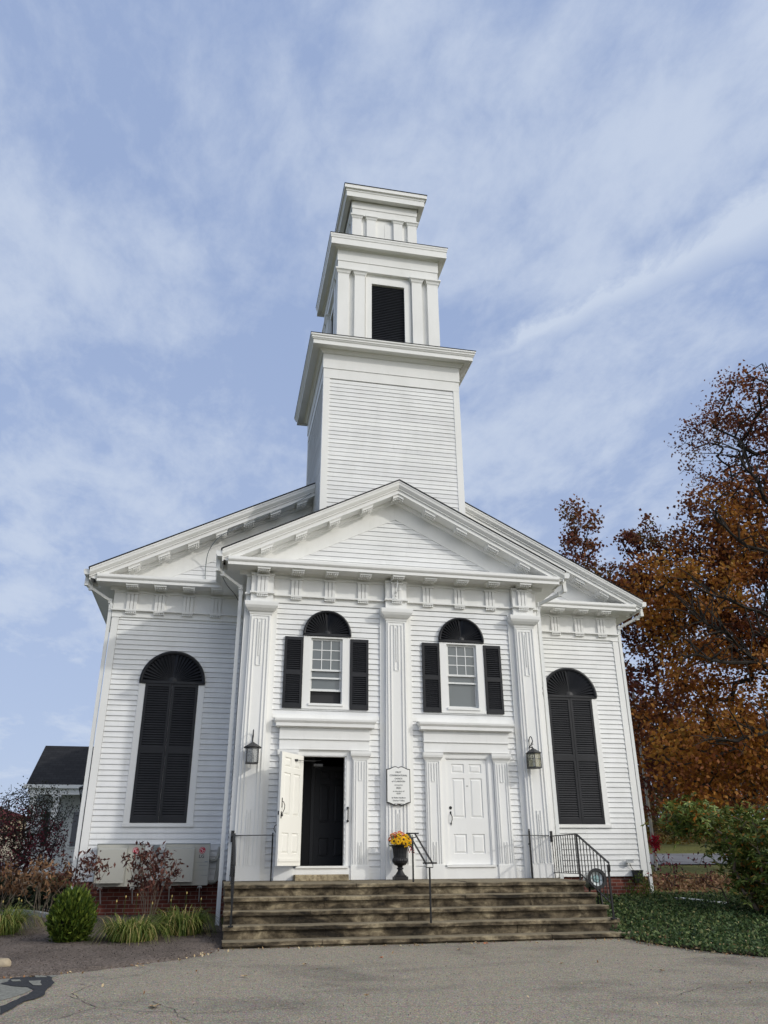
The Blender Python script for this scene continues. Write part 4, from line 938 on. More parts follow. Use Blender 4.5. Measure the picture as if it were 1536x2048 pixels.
# ------------------------------------------------------------------ stone steps
ST = thing('stone_steps', (0, -1.4, -.88), 'broad stained sandstone steps, five courses, across the church front', 'steps')
SZ = [-.03, -.214, -.403, -.588, -.774, -.90]; SY = [-1.5, -1.83, -2.16, -2.49, -2.82]; SR = [3.158, 3.205, 3.244, 3.25, 3.32]
def slab(mb, x0, x1, y0, y1, z0, z1, seed, amp=.019, n=None, back_z=None):
    n = n or max(3, int((x1-x0)/.06)); vs = []; zb = z1 if back_z is None else back_z
    for i in range(n+1):
        x = x0+(x1-x0)*i/n
        a = amp*mnoise.noise(Vector((x*3.3, seed*7, 0)))+amp*.6*mnoise.noise(Vector((x*13, seed*7, 3))); b = amp*.6*mnoise.noise(Vector((x*2.1, seed*5, 9)))
        chip = max(0, mnoise.noise(Vector((x*1.7, seed*3, 5)))-.35)*.08
        vs += [(x, y0+a+chip, z0+b*.5), (x, y0+a*.8+chip, z1-.014+b), (x, y0+a+.02+chip, z1+b), (x, y1, zb), (x, y1, z0)]
    fs = []
    for i in range(n):
        for j in range(5): fs.append((i*5+j, i*5+(j+1) % 5, (i+1)*5+(j+1) % 5, (i+1)*5+j))
    fs += [tuple(range(4, -1, -1)), tuple(range(n*5, n*5+5))]
    mb.add(vs, fs)
for i in range(5):
    mb = MB(); xl = -3.34; xr = SR[i]; zt = SZ[i]; zb = SZ[i+1]
    yb = 0.0 if i == 0 else SY[i-1]+.045
    cuts = sorted(random.uniform(xl+1.1, xr-1.1) for _ in range(2)); cuts = [xl]+[c for j, c in enumerate(cuts) if j == 0 or c-cuts[j-1] > .8]+[xr]
    for a, b in zip(cuts, cuts[1:]): slab(mb, a+.003, b-.003, SY[i], yb, zt-.062, zt, i+a, back_z=(.0-.004 if i == 0 else zt))
    STP = part(mb, 'tread', STONE, ST)
    mb = MB(); n = 4; cuts = [xl+.02]+[xl+(xr-xl)*(k+random.uniform(-.22, .22))/n for k in range(1, n)]+[xr-.02]
    for a, b in zip(cuts, cuts[1:]): slab(mb, a+.002, b-.002, SY[i]+.05+random.uniform(0, .012), min(SY[i]+.5, -.01) if i else -.01, zb-.01, zt-.064, i*3+a, .006)
    part(mb, 'riser', STONE, ST)

# ------------------------------------------------------------------ railings
def post_ball(mb, x, y, z): mb.lathe((x, y, z), [(.002, 0), (.013, .006), (.016, .018), (.011, .032), (.002, .04)], 10)
def side_railing(x, xin, sg, label):
    """x: plane of the sloped rail; xin: post of the short cross bar"""
    t = thing('hand_railing', (x, -1.35, 0), label, 'railing', 'black iron railings on the steps')
    yA, yB, yC = -.12, -1.35, -2.53; zC = SZ[3]
    mb = MB(); mb.bar((x, yA, .765), (x, yB, .765), .038, .018); mb.bar((x, yB, .765), (x, yC-.03, .27), .038, .018)
    mb.tube([(x, yC-.02, .28), (x, yC-.06, .22), (x, yC-.055, .15), (x, yC-.01, .12)], .014, 8); part(mb, 'top_rail', IRON, t)
    mb = MB(); mb.bar((x, yA-.02, .095), (x, yB-.02, .085), .026, .012); mb.bar((x, yB-.02, .085), (x, yC, -.37), .026, .012); part(mb, 'bottom_rail', IRON, t)
    for (yy, z0, z1) in ((yB, -.04, .765), (yC, zC-.01, .24)):
        mb = MB(); mb.bar((x, yy, z0), (x, yy, z1), .030); mb.box(x-.04, x+.04, yy-.04, yy+.04, z0, z0+.022); part(mb, 'post', IRON, t)
    mb = MB(); mb.box(x-.03, x+.03, yA-.03, yA+.03, .66, .86); part(mb, 'bracket', IRON, t)
    n = 10
    for k in range(n+1):
        yy = yA-.06-(yB-yA)*-1*0-(-(yB-yA)-.06)*k/(n+.7)
        mb = MB(); mb.bar((x, yy, .085 if k else -.01), (x, yy, .76), .013); part(mb, 'baluster', IRON, t)
    for k in range(1, 9):
        q = k/9; yy = yB+(yC-yB)*q; mb = MB(); mb.bar((x, yy, .08-.455*q), (x, yy, .76-.49*q), .013); part(mb, 'baluster', IRON, t)
    mb = MB(); mb.bar((x, yA, .775), (xin-sg*.30 if sg > 0 else xin+.0, yA-.27, .775), .02, .014)
    part(mb, 'cross_bar', IRON, t)
    mb = MB(); px_ = xin if sg < 0 else xin
    q = 0.62 if sg > 0 else 1.0
    yy = yA-.27*q
    mb.bar((px_, yy, -.01), (px_, yy, .78 if sg < 0 else .86), .026 if sg < 0 else .030); post_ball(mb, px_, yy, .86 if sg > 0 else .78); mb.box(px_-.034, px_-.012, yy-.012, yy+.012, .60, .63) if sg > 0 else None
    part(mb, 'post', IRON, t)
    return t
side_railing(3.12, 2.60, 1, 'black iron railing with balusters at the right end of the steps beside the metal drum')
side_railing(-3.22, -2.49, -1, 'black iron railing seen edge on at the left end of the steps beside the downspout')
t = thing('hand_railing', (-.05, -1.6, 0), 'low double-barred iron handrail in the middle of the steps beside the flower urn', 'railing', 'black iron railings on the steps')
for s in (-1, 1):
    mb = MB(); x = -.05+s*.058; mb.bar((x, -1.33, .765), (x, -2.52, .275), .024, .020); part(mb, 'top_rail', IRON, t)
mb = MB(); mb.bar((-.16, -1.33, .775), (.075, -1.33, .775), .016, .024); part(mb, 'end_bar', IRON, t); mb = MB(); mb.bar((-.19, -2.53, .282), (.035, -2.53, .282), .016, .024) if False else mb.bar((-.16, -2.53, .282), (.075, -2.53, .282), .016, .024)
part(mb, 'end_bar', IRON, t)
for yy, z in ((-1.36, .765), (-2.53, .275)): mb = MB(); mb.tube([(-.108, yy, z), (-.108, yy, z-.06), (.008, yy, z-.06), (.008, yy, z)], .008, 6); part(mb, 'end_bracket', IRON, t)
for yy, z0, z1 in ((-1.36, -.03, .705), (-2.53, SZ[3]-.01, .215)):
    mb = MB(); mb.bar((-.05, yy, z0), (-.05, yy, z1), .026); part(mb, 'post', IRON, t)

# ------------------------------------------------------------------ wall lanterns
def lantern(x, yw, zt, square, label, gl):
    """zt: tip of the roof; yw: wall face behind"""
    c = Vector((x, yw-.21, 0)); t = thing('wall_lantern', (x, yw, zt-.3), label, 'lantern', 'black wall lanterns on the front pilasters')
    mb = MB(); k = 6 if square else 18; rot = .3
    def hexp(r, z, kk=k): return [(c.x+r*math.cos(2*math.pi*j/kk+rot), c.y+r*math.sin(2*math.pi*j/kk+rot), z) for j in range(kk)]
    mb.add(hexp(.172, zt-.105)+[(c.x, c.y, zt)]+hexp(.168, zt-.122)+hexp(.12, zt-.122), [(j, (j+1) % k, k) for j in range(k)]+[(j, (j+1) % k, k+1+(j+1) % k, k+1+j) for j in range(k)]+[(k+1+j, k+1+(j+1) % k, 2*k+1+(j+1) % k, 2*k+1+j) for j in range(k)])
    part(mb, 'lamp_roof', LANT, t)
    mb = MB(); zb = zt-.40; kk = 6 if square else 4; r = .155
    def ringp(r_, z): return [Vector((c.x+r_*math.cos(2*math.pi*j/kk+rot+(.5 if not square else 0)), c.y+r_*math.sin(2*math.pi*j/kk+rot+(.5 if not square else 0)), z)) for j in range(kk)]
    a, b = ringp(r, zb), ringp(r*.97, zt-.115)
    for j in range(kk): mb.bar(a[j], b[j], .012); mb.bar(a[j], a[(j+1) % kk], .016, .02); mb.bar(b[j], b[(j+1) % kk], .014)
    if square:
        mid = ringp(r*.985, (zb+zt-.115)/2+.03)
        for j in range(kk): mb.bar(mid[j], mid[(j+1) % kk], .006)
    mb.add(ringp(r, zb-.012)+ringp(r, zb), [tuple(range(kk)), tuple(range(2*kk-1, kk-1, -1))]+[(j, (j+1) % kk, kk+(j+1) % kk, kk+j) for j in range(kk)])
    part(mb, 'cage', LANT, t)
    mb = MB(); rr = .125; K = 20 if not square else 6; r0 = rr if not square else .148
    g = [(c.x+r0*math.cos(2*math.pi*j/K+rot), c.y+r0*math.sin(2*math.pi*j/K+rot)) for j in range(K)]
    mb.add([(p[0], p[1], zb+.002) for p in g]+[(p[0], p[1], zt-.125) for p in g], [(j, (j+1) % K, K+(j+1) % K, K+j) for j in range(K)]); part(mb, 'glass', gl, t)
    mb = MB(); mb.tube([(c.x, c.y, zb), (c.x, c.y, zb+.10)], .028, 8); mb.lathe((c.x, c.y, zb+.10), [(.014, 0), (.028, .03), (.022, .07), (.003, .11)], 10); part(mb, 'bulb', LANT if not square else ALU, t)
    # scroll arm from the wall
    P = []
    for i in range(20):
        a_ = R(200)-R(250)*i/19; P.append(Vector((c.x, yw-.12+.115*math.cos(a_+0)*1.0, zt+.095+.135*math.sin(a_))))
    P = [Vector((x, yw-.01, zt-.30)), Vector((x, yw-.02, zt-.12)), Vector((x, yw-.01, zt+.02))]+[Vector((x, yw-.115+.105*math.cos(a_), zt+.10+.135*math.sin(a_))) for a_ in [R(170)-R(200)*i/14 for i in range(15)]]+[Vector((x, c.y, zt))]
    mb = MB(); mb.tube(P, .010, 7)
    P2 = [Vector((x+.0, c.y+.0+.012+(.055-.0022*i)*math.cos(R(-90)+R(20*i)), zt+.07+(.062-.003*i)*math.sin(R(-90)+R(20*i)))) for i in range(18)]
    mb.tube(P2, .007, 6); mb.box(x-.05, x+.05, yw-.014, yw, zt-.36, zt-.22); mb.bar((x, yw-.01, zt-.30), (c.x, c.y+.14, zt-.30), .014)
    part(mb, 'scroll_arm', LANT, t)
lantern(-2.955, -.131, 2.46, False, 'round glass black lantern on the pilaster left of the open door', LGC)
lantern(2.80, -.131, 2.46, True, 'six sided amber glass black lantern on the pilaster right of the closed door', LGY)

# ------------------------------------------------------------------ lettering
def text_mesh(body, size, mat, parent, x, y, z, name='lettering', w=None, bold=.0, align='CENTER'):
    cu = bpy.data.curves.new(name, 'FONT'); cu.body = body; cu.size = size; cu.align_x = align; cu.align_y = 'CENTER'; cu.extrude = .0012; cu.offset = bold; cu.resolution_u = 3
    tmp = bpy.data.objects.new('tmp', cu); COL.objects.link(tmp); dg = bpy.context.evaluated_depsgraph_get(); dg.update()
    me = bpy.data.meshes.new_from_object(tmp.evaluated_get(dg)); bpy.data.objects.remove(tmp); bpy.data.curves.remove(cu)
    if w:
        xs_ = [v.co.x for v in me.vertices]; k = w/max(1e-6, max(xs_)-min(xs_))
        for v in me.vertices: v.co.x *= k
    o0 = org(parent)
    for v in me.vertices: v.co = Vector((x+v.co.x, y-v.co.z, z+v.co.y))-o0
    me.materials.clear(); me.materials.append(mat)
    o = bpy.data.objects.new(name, me); COL.objects.link(o); o.parent = parent; ORG[o.name] = o0; return o
SG = thing('church_sign', (-.035, -.16, 1.69), 'white name board with black scalloped border on the middle pilaster', 'sign')
def sign_outline(sc=1.0, dx=0):
    pts = []; w, h0, h1 = .242-dx, .318-dx, .372-dx
    top = [(-w, h0), (-w*.82, h0+.006), (-w*.62, h0+.026), (-w*.42, h1-.008), (-w*.25, h1), (-w*.10, h1-.010), (0, h1-.026), (w*.10, h1-.010), (w*.25, h1), (w*.42, h1-.008), (w*.62, h0+.026), (w*.82, h0+.006), (w, h0)]
    return [(x-.035, z+1.69) for x, z in top][::-1]+[(x-.035, 1.69-z) for x, z in top]
mb = MB(); mb.prism(sign_outline()[::-1], -.185, -.145); part(mb, 'border', TXT, SG)
mb = MB(); mb.prism(sign_outline(1, .016)[::-1], -.189, -.1852); part(mb, 'board', SIGN, SG)
for body, z, w, s in (('FIRST', 1.945, .115, .045), ('CONGREGATIONAL', 1.885, .36, .045), ('CHURCH', 1.825, .155, .042), ('of CLARIDON', 1.772, .27, .040), ('erected in', 1.705, .165, .030), ('1831', 1.648, .095, .055),
                      ('to the glory of', 1.587, .235, .030), ('GOD', 1.543, .085, .038), ('by Rufus Hurlburt', 1.465, .28, .034), ('Darius Tolles', 1.412, .235, .034), ('and Workmen', 1.352, .20, .030)):
    text_mesh(body, s, TXT2, SG, -.035, -.1905, z, w=w, bold=.0006)

# ------------------------------------------------------------------ condensers
def condenser(x0, x1, z0, z1, y, label, full):
    t = thing('condenser_unit', ((x0+x1)/2, y+.16, z0), label, 'air conditioner', 'wall mounted condensers under the left window')
    mb = MB(); mb.box(x0, x1, y, y+.33, z0, z1); CB = part(mb, 'case', BEIGE, t, bevel=.008)
    mb = MB(); mb.box(x1-.31, x1-.306, y-.004, y, z0+.02, z1-.02); mb.box(x1-.28, x1-.03, y-.003, y, z0+.42, z0+.424); mb.box(x1-.28, x1-.03, y-.003, y, z0+.28, z0+.284); mb.box(x1-.09, x1-.03, y-.004, y, z1-.34, z1-.325)
    mb.box(x1-.20, x1-.04, y-.003, y, z1-.405, z1-.398); mb.box(x1-.14, x1-.02, y-.003, y, z0+.18, z0+.186); mb.box(x0, x1, y-.006, y+.33, z1, z1+.012)
    part(mb, 'seam', GREY, t)
    mb = MB(); a, b = x0+.045, x0+.585
    mb.add([(a, y-.15, z0+.07), (b, y-.15, z0+.07), (b, y-.13, z1-.10), (a, y-.13, z1-.10), (a, y-.01, z0+.10), (b, y-.01, z0+.10), (b, y-.005, z1-.06), (a, y-.005, z1-.06)],
           [(0, 1, 2, 3), (3, 2, 6, 7), (1, 5, 6, 2), (0, 3, 7, 4)]); part(mb, 'wind_baffle', BEIGE, t)
    cx, cz = x1-.155, z1-.12
    mb = MB(); mb.lathe((cx, y-.001, cz), [(.062, 0), (.062, .004)], 32, (0, -1, 0)); LG = part(mb, 'badge', RED, t)
    mb = MB(); yy = y-.0065      # pale face drawn with a ring, an upright and a dot
    for i in range(26):
        a0 = R(60)+R(285)*i/26; a1 = R(60)+R(285)*(i+1)/26; r0, r1 = .044, .050
        mb.add([(cx+r0*math.cos(a0), yy, cz+r0*math.sin(a0)), (cx+r1*math.cos(a0), yy, cz+r1*math.sin(a0)), (cx+r1*math.cos(a1), yy, cz+r1*math.sin(a1)), (cx+r0*math.cos(a1), yy, cz+r0*math.sin(a1))], [(0, 1, 2, 3)])
    mb.add([(cx-.004, yy, cz+.024), (cx+.003, yy, cz+.024), (cx+.003, yy, cz-.022), (cx-.004, yy, cz-.022)], [(0, 1, 2, 3)]); mb.add([(cx+.0031, yy, cz-.016), (cx+.018, yy, cz-.016), (cx+.018, yy, cz-.022), (cx+.0031, yy, cz-.022)], [(0, 1, 2, 3)])
    mb.add([(cx+.014, yy, cz+.0), (cx+.049, yy, cz+.0), (cx+.049, yy, cz-.006), (cx+.014, yy, cz-.006)], [(0, 1, 2, 3)])
    mb.add([(cx-.018+.007*math.cos(k), yy, cz+.018+.007*math.sin(k)) for k in [j*math.pi/4 for j in range(8)]], [tuple(range(8))])
    part(mb, 'badge_mark', WHITE, LG)
    text_mesh('LG', .085, TXT2, t, cx-.005, y-.002, cz-.115, w=.10, bold=.0015)
    for xx in (x0+.15, x1-.15):
        mb = MB(); mb.bar((xx, y+.04, z0-.02), (xx, S, z0-.02), .035, .03); mb.bar((xx, y+.10, z0-.03), (xx, S+.01, z0-.30), .02, .02); mb.tube([(xx-.035, y+.02, z0-.05), (xx-.03, y+.02, z0-.012), (xx+.03, y+.02, z0-.012), (xx+.035, y+.02, z0-.05)], .008, 6); part(mb, 'bracket', ALU, t)
    return t
condenser(-5.81, -4.905, -.11, .66, S-.42, 'beige wall mounted air conditioner, the left of the two, near the church corner', 0)
condenser(-4.50, -3.61, -.10, .665, S-.42, 'beige wall mounted air conditioner, the right of the two, beside the downspout', 1)
t = thing('disconnect_box', (-4.69, S-.05, .47), 'small grey electrical box on the siding between the two air conditioners', 'electrical box')
mb = MB(); mb.box(-4.76, -4.63, S-.12, S-.018, .47, .65); mb.box(-4.765, -4.625, S-.13, S-.11, .60, .655); part(mb, 'case', GREY, t); mb = MB(); mb.tube([(-4.64, S-.07, .49), (-4.55, S-.07, .50), (-4.49, S-.09, .52)], .012, 6); part(mb, 'conduit', LANT, t)
def hose(pts, r, label, mat=BEIGE, name='refrigerant_pipe'):
    P = []
    for i in range(len(pts)-1):
        p0, p1, p2, p3 = [Vector(pts[min(max(j, 0), len(pts)-1)]) for j in (i-1, i, i+1, i+2)]
        for k in range(7):
            q = k/7; P.append(.5*((2*p1)+(-p0+p2)*q+(2*p0-5*p1+4*p2-p3)*q*q+(-p0+3*p1-3*p2+p3)*q**3))
    P.append(Vector(pts[-1])); mb_ = MB(); mb_.tube(P, r, 8); o_ = mb_.build(name, mat, None, smooth=True); return meta(o_, label, 'pipe')
hose([(-4.90, S-.2, .15), (-4.72, S-.06, .28), (-4.60, S-.06, .36), (-4.50, S-.1, .40)], .028, 'pale insulated pipe curving across the siding between the two condensers')
hose([(-3.61, S-.2, .36), (-3.50, S-.08, .36), (-3.44, S-.07, .45), (-3.42, S-.06, .62)], .030, 'upper pale insulated pipe beside the right condenser')
hose([(-3.61, S-.22, -.04), (-3.52, S-.12, -.05), (-3.45, S-.07, .02), (-3.42, S-.06, .38)], .036, 'lower thick pale pipe beside the right condenser')

# security camera, black box, drum, doorstep
t = thing('security_camera', (5.73, S-.02, .27), 'small white camera on the siding near the right corner of the church', 'camera')
mb = MB(); mb.lathe((5.69, S-.018, .27), [(.035, 0), (.035, .03), (.015, .05)], 14, (0, -1, 0)); part(mb, 'mount', ALU, t)
mb = MB(); mb.T = lambda p: Vector((5.73+p.x*.9+p.y*.3, S-.10+p.y*.9-p.x*.3, .29+p.z)); mb.box(-.07, .09, -.05, .03, -.03, .035); mb.box(-.08, .10, -.065, .035, .0351, .043); part(mb, 'housing', ALU, t)
mb = MB(); mb.tube([(5.75, S-.06, .25), (5.79, S-.05, .16), (5.84, S-.05, .09)], .006, 6); part(mb, 'cable', LANT, t)
t = thing('utility_box', (5.90, S-.05, -.15), 'black plastic box low on the brick at the right corner of the church', 'utility box')
mb = MB(); mb.add([(5.80, S-.16, .09), (6.0, S-.16, .09), (6.0, S-.02, .09), (5.80, S-.02, .09), (5.82, S-.14, -.16), (5.98, S-.14, -.16), (5.98, S-.02, -.16), (5.82, S-.02, -.16)], [(0, 1, 5, 4), (1, 2, 6, 5), (2, 3, 7, 6), (3, 0, 4, 7), (0, 1, 2, 3), (4, 5, 6, 7)]); mb.box(5.79, 6.01, S-.17, S-.015, .0901, .11); part(mb, 'case', IRON, t)
t = thing('metal_drum', (3.83, -.7, -.12), 'silver metal drum with a black rim behind the right railing', 'drum')
ax = Vector((-.1, -1, .12)).normalized(); c0 = Vector((3.80, -.30, -.06))
mb = MB(); mb.lathe(c0, [(.12, -.02), (.155, 0), (.165, .05), (.165, .36), (.175, .37), (.175, .40), (.15, .40), (.145, .37), (.02, .345)], 28, ax); part(mb, 'body', STEEL, t, smooth=True)
mb = MB(); mb.lathe(c0, [(.1751, .365), (.185, .37), (.185, .42), (.132, .42), (.128, .375)], 28, ax, False); part(mb, 'rim', IRON, t, smooth=True)
mb = MB(); mb.lathe(c0, [(.03, .345), (.07, .36), (.055, .375), (.005, .37)], 20, ax); mb.bar(c0+ax*.38+Vector((-.13, 0, .03)), c0+ax*.38+Vector((.13, 0, -.03)), .014); part(mb, 'hub', TEAL, t, smooth=True)
mb = MB(); mb.bar(c0+ax*.2+Vector((-.1, 0, -.12)), c0+ax*.15+Vector((-.12, 0, -.55)), .03); mb.bar(c0+ax*.2+Vector((.1, 0, -.12)), c0+ax*.25+Vector((.12, 0, -.55)), .03); mb.bar(c0+ax*.05+Vector((.1, 0, -.12)), c0+ax*.0+Vector((.12, 0, -.50)), .03); part(mb, 'stand', IRON, t)
mb = MB(); slab(mb, -2.05, -1.06, -.46, -.09, -.004, .098, 44, .006); o = mb.build('doorstep', WOODB); meta(o, 'low worn tan slab used as an extra step under the open door', 'doorstep')
mb = MB(); mb.add([(6.30, .95, hgt(6.3, .95)+.06), (6.42, .98, hgt(6.3, .95)+.06), (7.05, .30, hgt(6.9, .3)+.05), (6.85, .20, hgt(6.9, .3)+.05), (6.26, .93, hgt(6.3, .95)+.10), (6.46, 1.0, hgt(6.3, .95)+.10), (7.12, .32, hgt(6.9, .3)+.08), (6.79, .18, hgt(6.9, .3)+.08)], [(0, 1, 2, 3), (0, 3, 7, 4), (1, 5, 6, 2), (0, 4, 5, 1)])
o = mb.build('splash_block', ALU); meta(o, 'white splash trough on the ground at the right corner downspout', 'splash block')

# ------------------------------------------------------------------ urn and flowers
UX, UY = -.075, -.42
t = thing('urn', (UX, UY, -.01), 'black fluted cast urn standing against the middle pilaster', 'urn')
mb = MB(); mb.box(UX-.125, UX+.125, UY-.125, UY+.125, -.006, .055); mb.box(UX-.10, UX+.10, UY-.10, UY+.10, .0551, .075); part(mb, 'foot', IRON, t, bevel=.004)
mb = MB(); mb.lathe((UX, UY, 0), [(.10, .0755), (.085, .095), (.055, .14), (.042, .17), (.062, .18), (.062, .20), (.045, .21), (.055, .235), (.075, .245)], 24); part(mb, 'stem', IRON, t, smooth=True)
prof = [(.06, .235), (.10, .25), (.135, .285), (.15, .325), (.145, .355), (.125, .38), (.128, .45), (.138, .52), (.155, .565), (.185, .585), (.19, .60), (.17, .60), (.15, .575)]
mb = MB(); K = 48; vs = []; fs = []
for r, h in prof:
    fl = .05 if .30 < h < .57 else .0
    for j in range(K): rr = r*(1-fl*(.5-.5*math.cos(j*math.pi))); a = 2*math.pi*j/K; vs.append((UX+rr*math.cos(a), UY+rr*math.sin(a), h))
for i in range(len(prof)-1):
    for j in range(K): fs.append((i*K+j, i*K+(j+1) % K, (i+1)*K+(j+1) % K, (i+1)*K+j))
mb.add(vs, fs); mb.lathe((UX, UY, .54), [(.14, 0), (.14, .01)], 20); part(mb, 'bowl', IRON, t)
t = thing('flower_bouquet', (UX, UY, .56), 'bunch of yellow and orange daisy-like flowers in the black urn', 'flowers')
def flower(c, d, r, mat, petals, parent, center=True):
    c, d = Vector(c), Vector(d).normalized(); X = d.orthogonal().normalized(); Y = d.cross(X); mb_ = MB()
    for lay in (0, 1):
        for k in range(petals):
            a = 2*math.pi*(k+.5*lay)/petals+random.uniform(-.08, .08); e = X*math.cos(a)+Y*math.sin(a); w = -X*math.sin(a)+Y*math.cos(a)
            rr = r*random.uniform(.85, 1.08)*(1-.12*lay); up = .10*r*lay
            mb_.add([c+e*r*.18+d*up, c+e*rr*.62+w*r*.17+d*(up+.12*r), c+e*rr+d*(up-.05*r), c+e*rr*.62-w*r*.17+d*(up+.12*r)], [(0, 1, 2, 3)])
    F_ = part(mb_, 'flower', mat, parent)
    if center: m3 = MB(); m3.lathe(c, [(r*.26, 0), (r*.26, r*.14), (r*.12, r*.22)], 10, d); part(m3, 'flower_centre', SEED, F_)
fl = [(-.14, -.12, .66, .078, 0), (.03, -.19, .69, .085, 0), (-.045, -.12, .70, .065, 0), (.075, -.15, .62, .075, 0), (.10, -.05, .74, .07, 0), (-.15, .0, .77, .06, 1), (-.09, .02, .80, .055, 1), (0, 0, .82, .06, 1), (.05, -.04, .79, .055, 1),
      (.15, -.10, .70, .07, 0), (.19, -.04, .66, .06, 1), (.16, -.12, .63, .055, 0), (-.07, -.20, .65, .06, 0), (-.03, -.08, .77, .06, 0), (.13, -.02, .76, .06, 0), (-.10, -.06, .735, .05, 1), (.0, -.12, .61, .055, 2), (-.06, -.15, .62, .05, 2), (.215, 0, .59, .05, 2), (-.19, -.02, .70, .055, 1), (.06, .0, .75, .05, 2), (-.02, .05, .76, .06, 2)]
for (dx, dy, z, r, kd) in fl:
    d = Vector((dx*1.2, dy-.35, (z-.62)*2.0+.1)); flower((UX+dx, UY+dy, z), d, r, (GOLD, ORANGE, MAROON)[kd], 13 if kd == 0 else 9, t, kd == 0)
def leaves_np(pos, nrm, up, ln, wd, rnd, name, mat, parent=None, fold=.25, curl=0.0):
    """pos Nx3 leaf centres; up Nx3 leaf axis; nrm Nx3; builds one mesh of folded leaves (two quads... four triangles)"""
    n = len(pos); side = np.cross(up, nrm); side /= np.linalg.norm(side, axis=1, keepdims=True)+1e-9
    ln = np.broadcast_to(ln, (n,))[:, None]; wd = np.broadcast_to(wd, (n,))[:, None]
    a = pos-up*ln*.5; b = pos+up*ln*.5-nrm*ln*curl; l = pos+side*wd*.5+nrm*wd*fold; r = pos-side*wd*.5+nrm*wd*fold
    V = np.stack([a, r, b, l], 1).reshape(-1, 3)
    o0 = np.array(org(parent)) if parent else np.zeros(3); V = V-o0
    me = bpy.data.meshes.new(name); me.vertices.add(4*n); me.vertices.foreach_set('co', V.ravel())
    me.loops.add(6*n); me.polygons.add(2*n)
    idx = np.arange(n)[:, None]*4+np.array([[0, 1, 2, 0, 2, 3]]); me.loops.foreach_set('vertex_index', idx.ravel())
    me.polygons.foreach_set('loop_start', np.arange(2*n)*3); me.polygons.foreach_set('loop_total', np.full(2*n, 3))
    at = me.attributes.new('rnd', 'FLOAT', 'FACE'); at.data.foreach_set('value', np.repeat(rnd, 2).astype(np.float32))
    me.update(calc_edges=True); me.materials.append(mat)
    o = bpy.data.objects.new(name, me); COL.objects.link(o)
    if parent: o.parent = parent
    ORG[o.name] = Vector(o0); return o
def rdir(n, bias=(0, 0, 0)):
    v = RNG.normal(size=(n, 3)); v /= np.linalg.norm(v, axis=1, keepdims=True); v += np.array(bias); return v/np.linalg.norm(v, axis=1, keepdims=True)
pts = np.array([(UX+random.uniform(-.2, .22), UY+random.uniform(-.18, .1), random.uniform(.57, .78)) for _ in range(140)])
leaves_np(pts, rdir(140), rdir(140, (0, -.3, .2)), .07, .03, RNG.random(140), 'foliage', L_RHOD, t)
leaves_np(np.array([(UX+.20+random.uniform(-.04, .05), UY-.05+random.uniform(-.05, .05), random.uniform(.47, .62)) for _ in range(26)]), rdir(26), rdir(26, (.3, 0, -1)), .07, .03, RNG.random(26), 'foliage', L_RED, t)

# ------------------------------------------------------------------ plants
def grow(base, targets, parent, name, mat, r_tip=.012, r_max=.3, wig=.12, k=5, step=.5, trunk=None, expo=2.3, droop=.0):
    """skeleton that reaches every target from the nearest piece of existing limb"""
    nodes = [Vector(base)]; par = [-1]
    for p in (trunk or []): nodes.append(Vector(p)); par.append(len(nodes)-2)
    b = Vector(base if not trunk else trunk[-1])
    order = sorted(range(len(targets)), key=lambda i: (targets[i]-b).length)
    arr = np.array([tuple(n) for n in nodes])
    for i in order:
        t_ = targets[i]; d = np.linalg.norm(arr-np.array(t_), axis=1)
        low = np.maximum(0, arr[:, 2]-t_.z)*.9      # limbs like to rise towards their tips
        j = int(np.argmin(d+low)); p = Vector(arr[j]); L_ = (t_-p).length; n = max(1, int(L_/step)); prev = j; new = []
        for s_ in range(1, n+1):
            q = s_/n; c = p.lerp(t_, q)
            c.z -= droop*L_*math.sin(q*math.pi)
            if s_ < n: c += Vector((random.gauss(0, 1), random.gauss(0, 1), random.gauss(0, 1)))*wig*step
            nodes.append(c); par.append(prev); prev = len(nodes)-1; new.append(tuple(c))
        arr = np.vstack([arr, np.array(new)])
    N_ = len(nodes); load = [0.0]*N_; kids = [0]*N_
    for i in range(N_):
        if par[i] >= 0: kids[par[i]] += 1
    for i in range(N_-1, -1, -1):
        if kids[i] == 0: load[i] = 1.0
        if par[i] >= 0: load[par[i]] += load[i]
    rad = [r_tip*l**(1/expo) for l in load]; mx = max(rad)
    if mx > r_max: rad = [r_tip+(r-r_tip)*(r_max-r_tip)/(mx-r_tip) for r in rad]
    vs = []; fs = []; o0 = org(parent)
    for i in range(1, N_):
        a, b_ = nodes[par[i]], nodes[i]; d = b_-a
        if d.length < 1e-4: continue
        d.normalize(); u = d.orthogonal().normalized(); w = d.cross(u); kk = k if rad[i] > r_tip*2.2 else 3
        ra = min(rad[par[i]], rad[i]*1.35); n0 = len(vs)
        for (c, r) in ((a, ra), (b_+d*rad[i]*.3, rad[i])):
            for j in range(kk):
                al = 2*math.pi*j/kk; vs.append(tuple(c+(u*math.cos(al)+w*math.sin(al))*r-o0))
        for j in range(kk): fs.append((n0+j, n0+(j+1) % kk, n0+kk+(j+1) % kk, n0+kk+j))
    me = bpy.data.meshes.new(name); me.from_pydata(vs, [], fs); me.materials.append(mat)
    o = bpy.data.objects.new(name, me); COL.objects.link(o); o.parent = parent; ORG[o.name] = o0
    return o, nodes, par
def ell(n, c, r, hollow=.35):
    """random points in an ellipsoid, denser towards the surface"""
    v = RNG.normal(size=(n, 3)); v /= np.linalg.norm(v, axis=1, keepdims=True)
    q = (hollow+(1-hollow)*RNG.random(n)**.5)[:, None]; return np.array(c)+v*q*np.array(r)
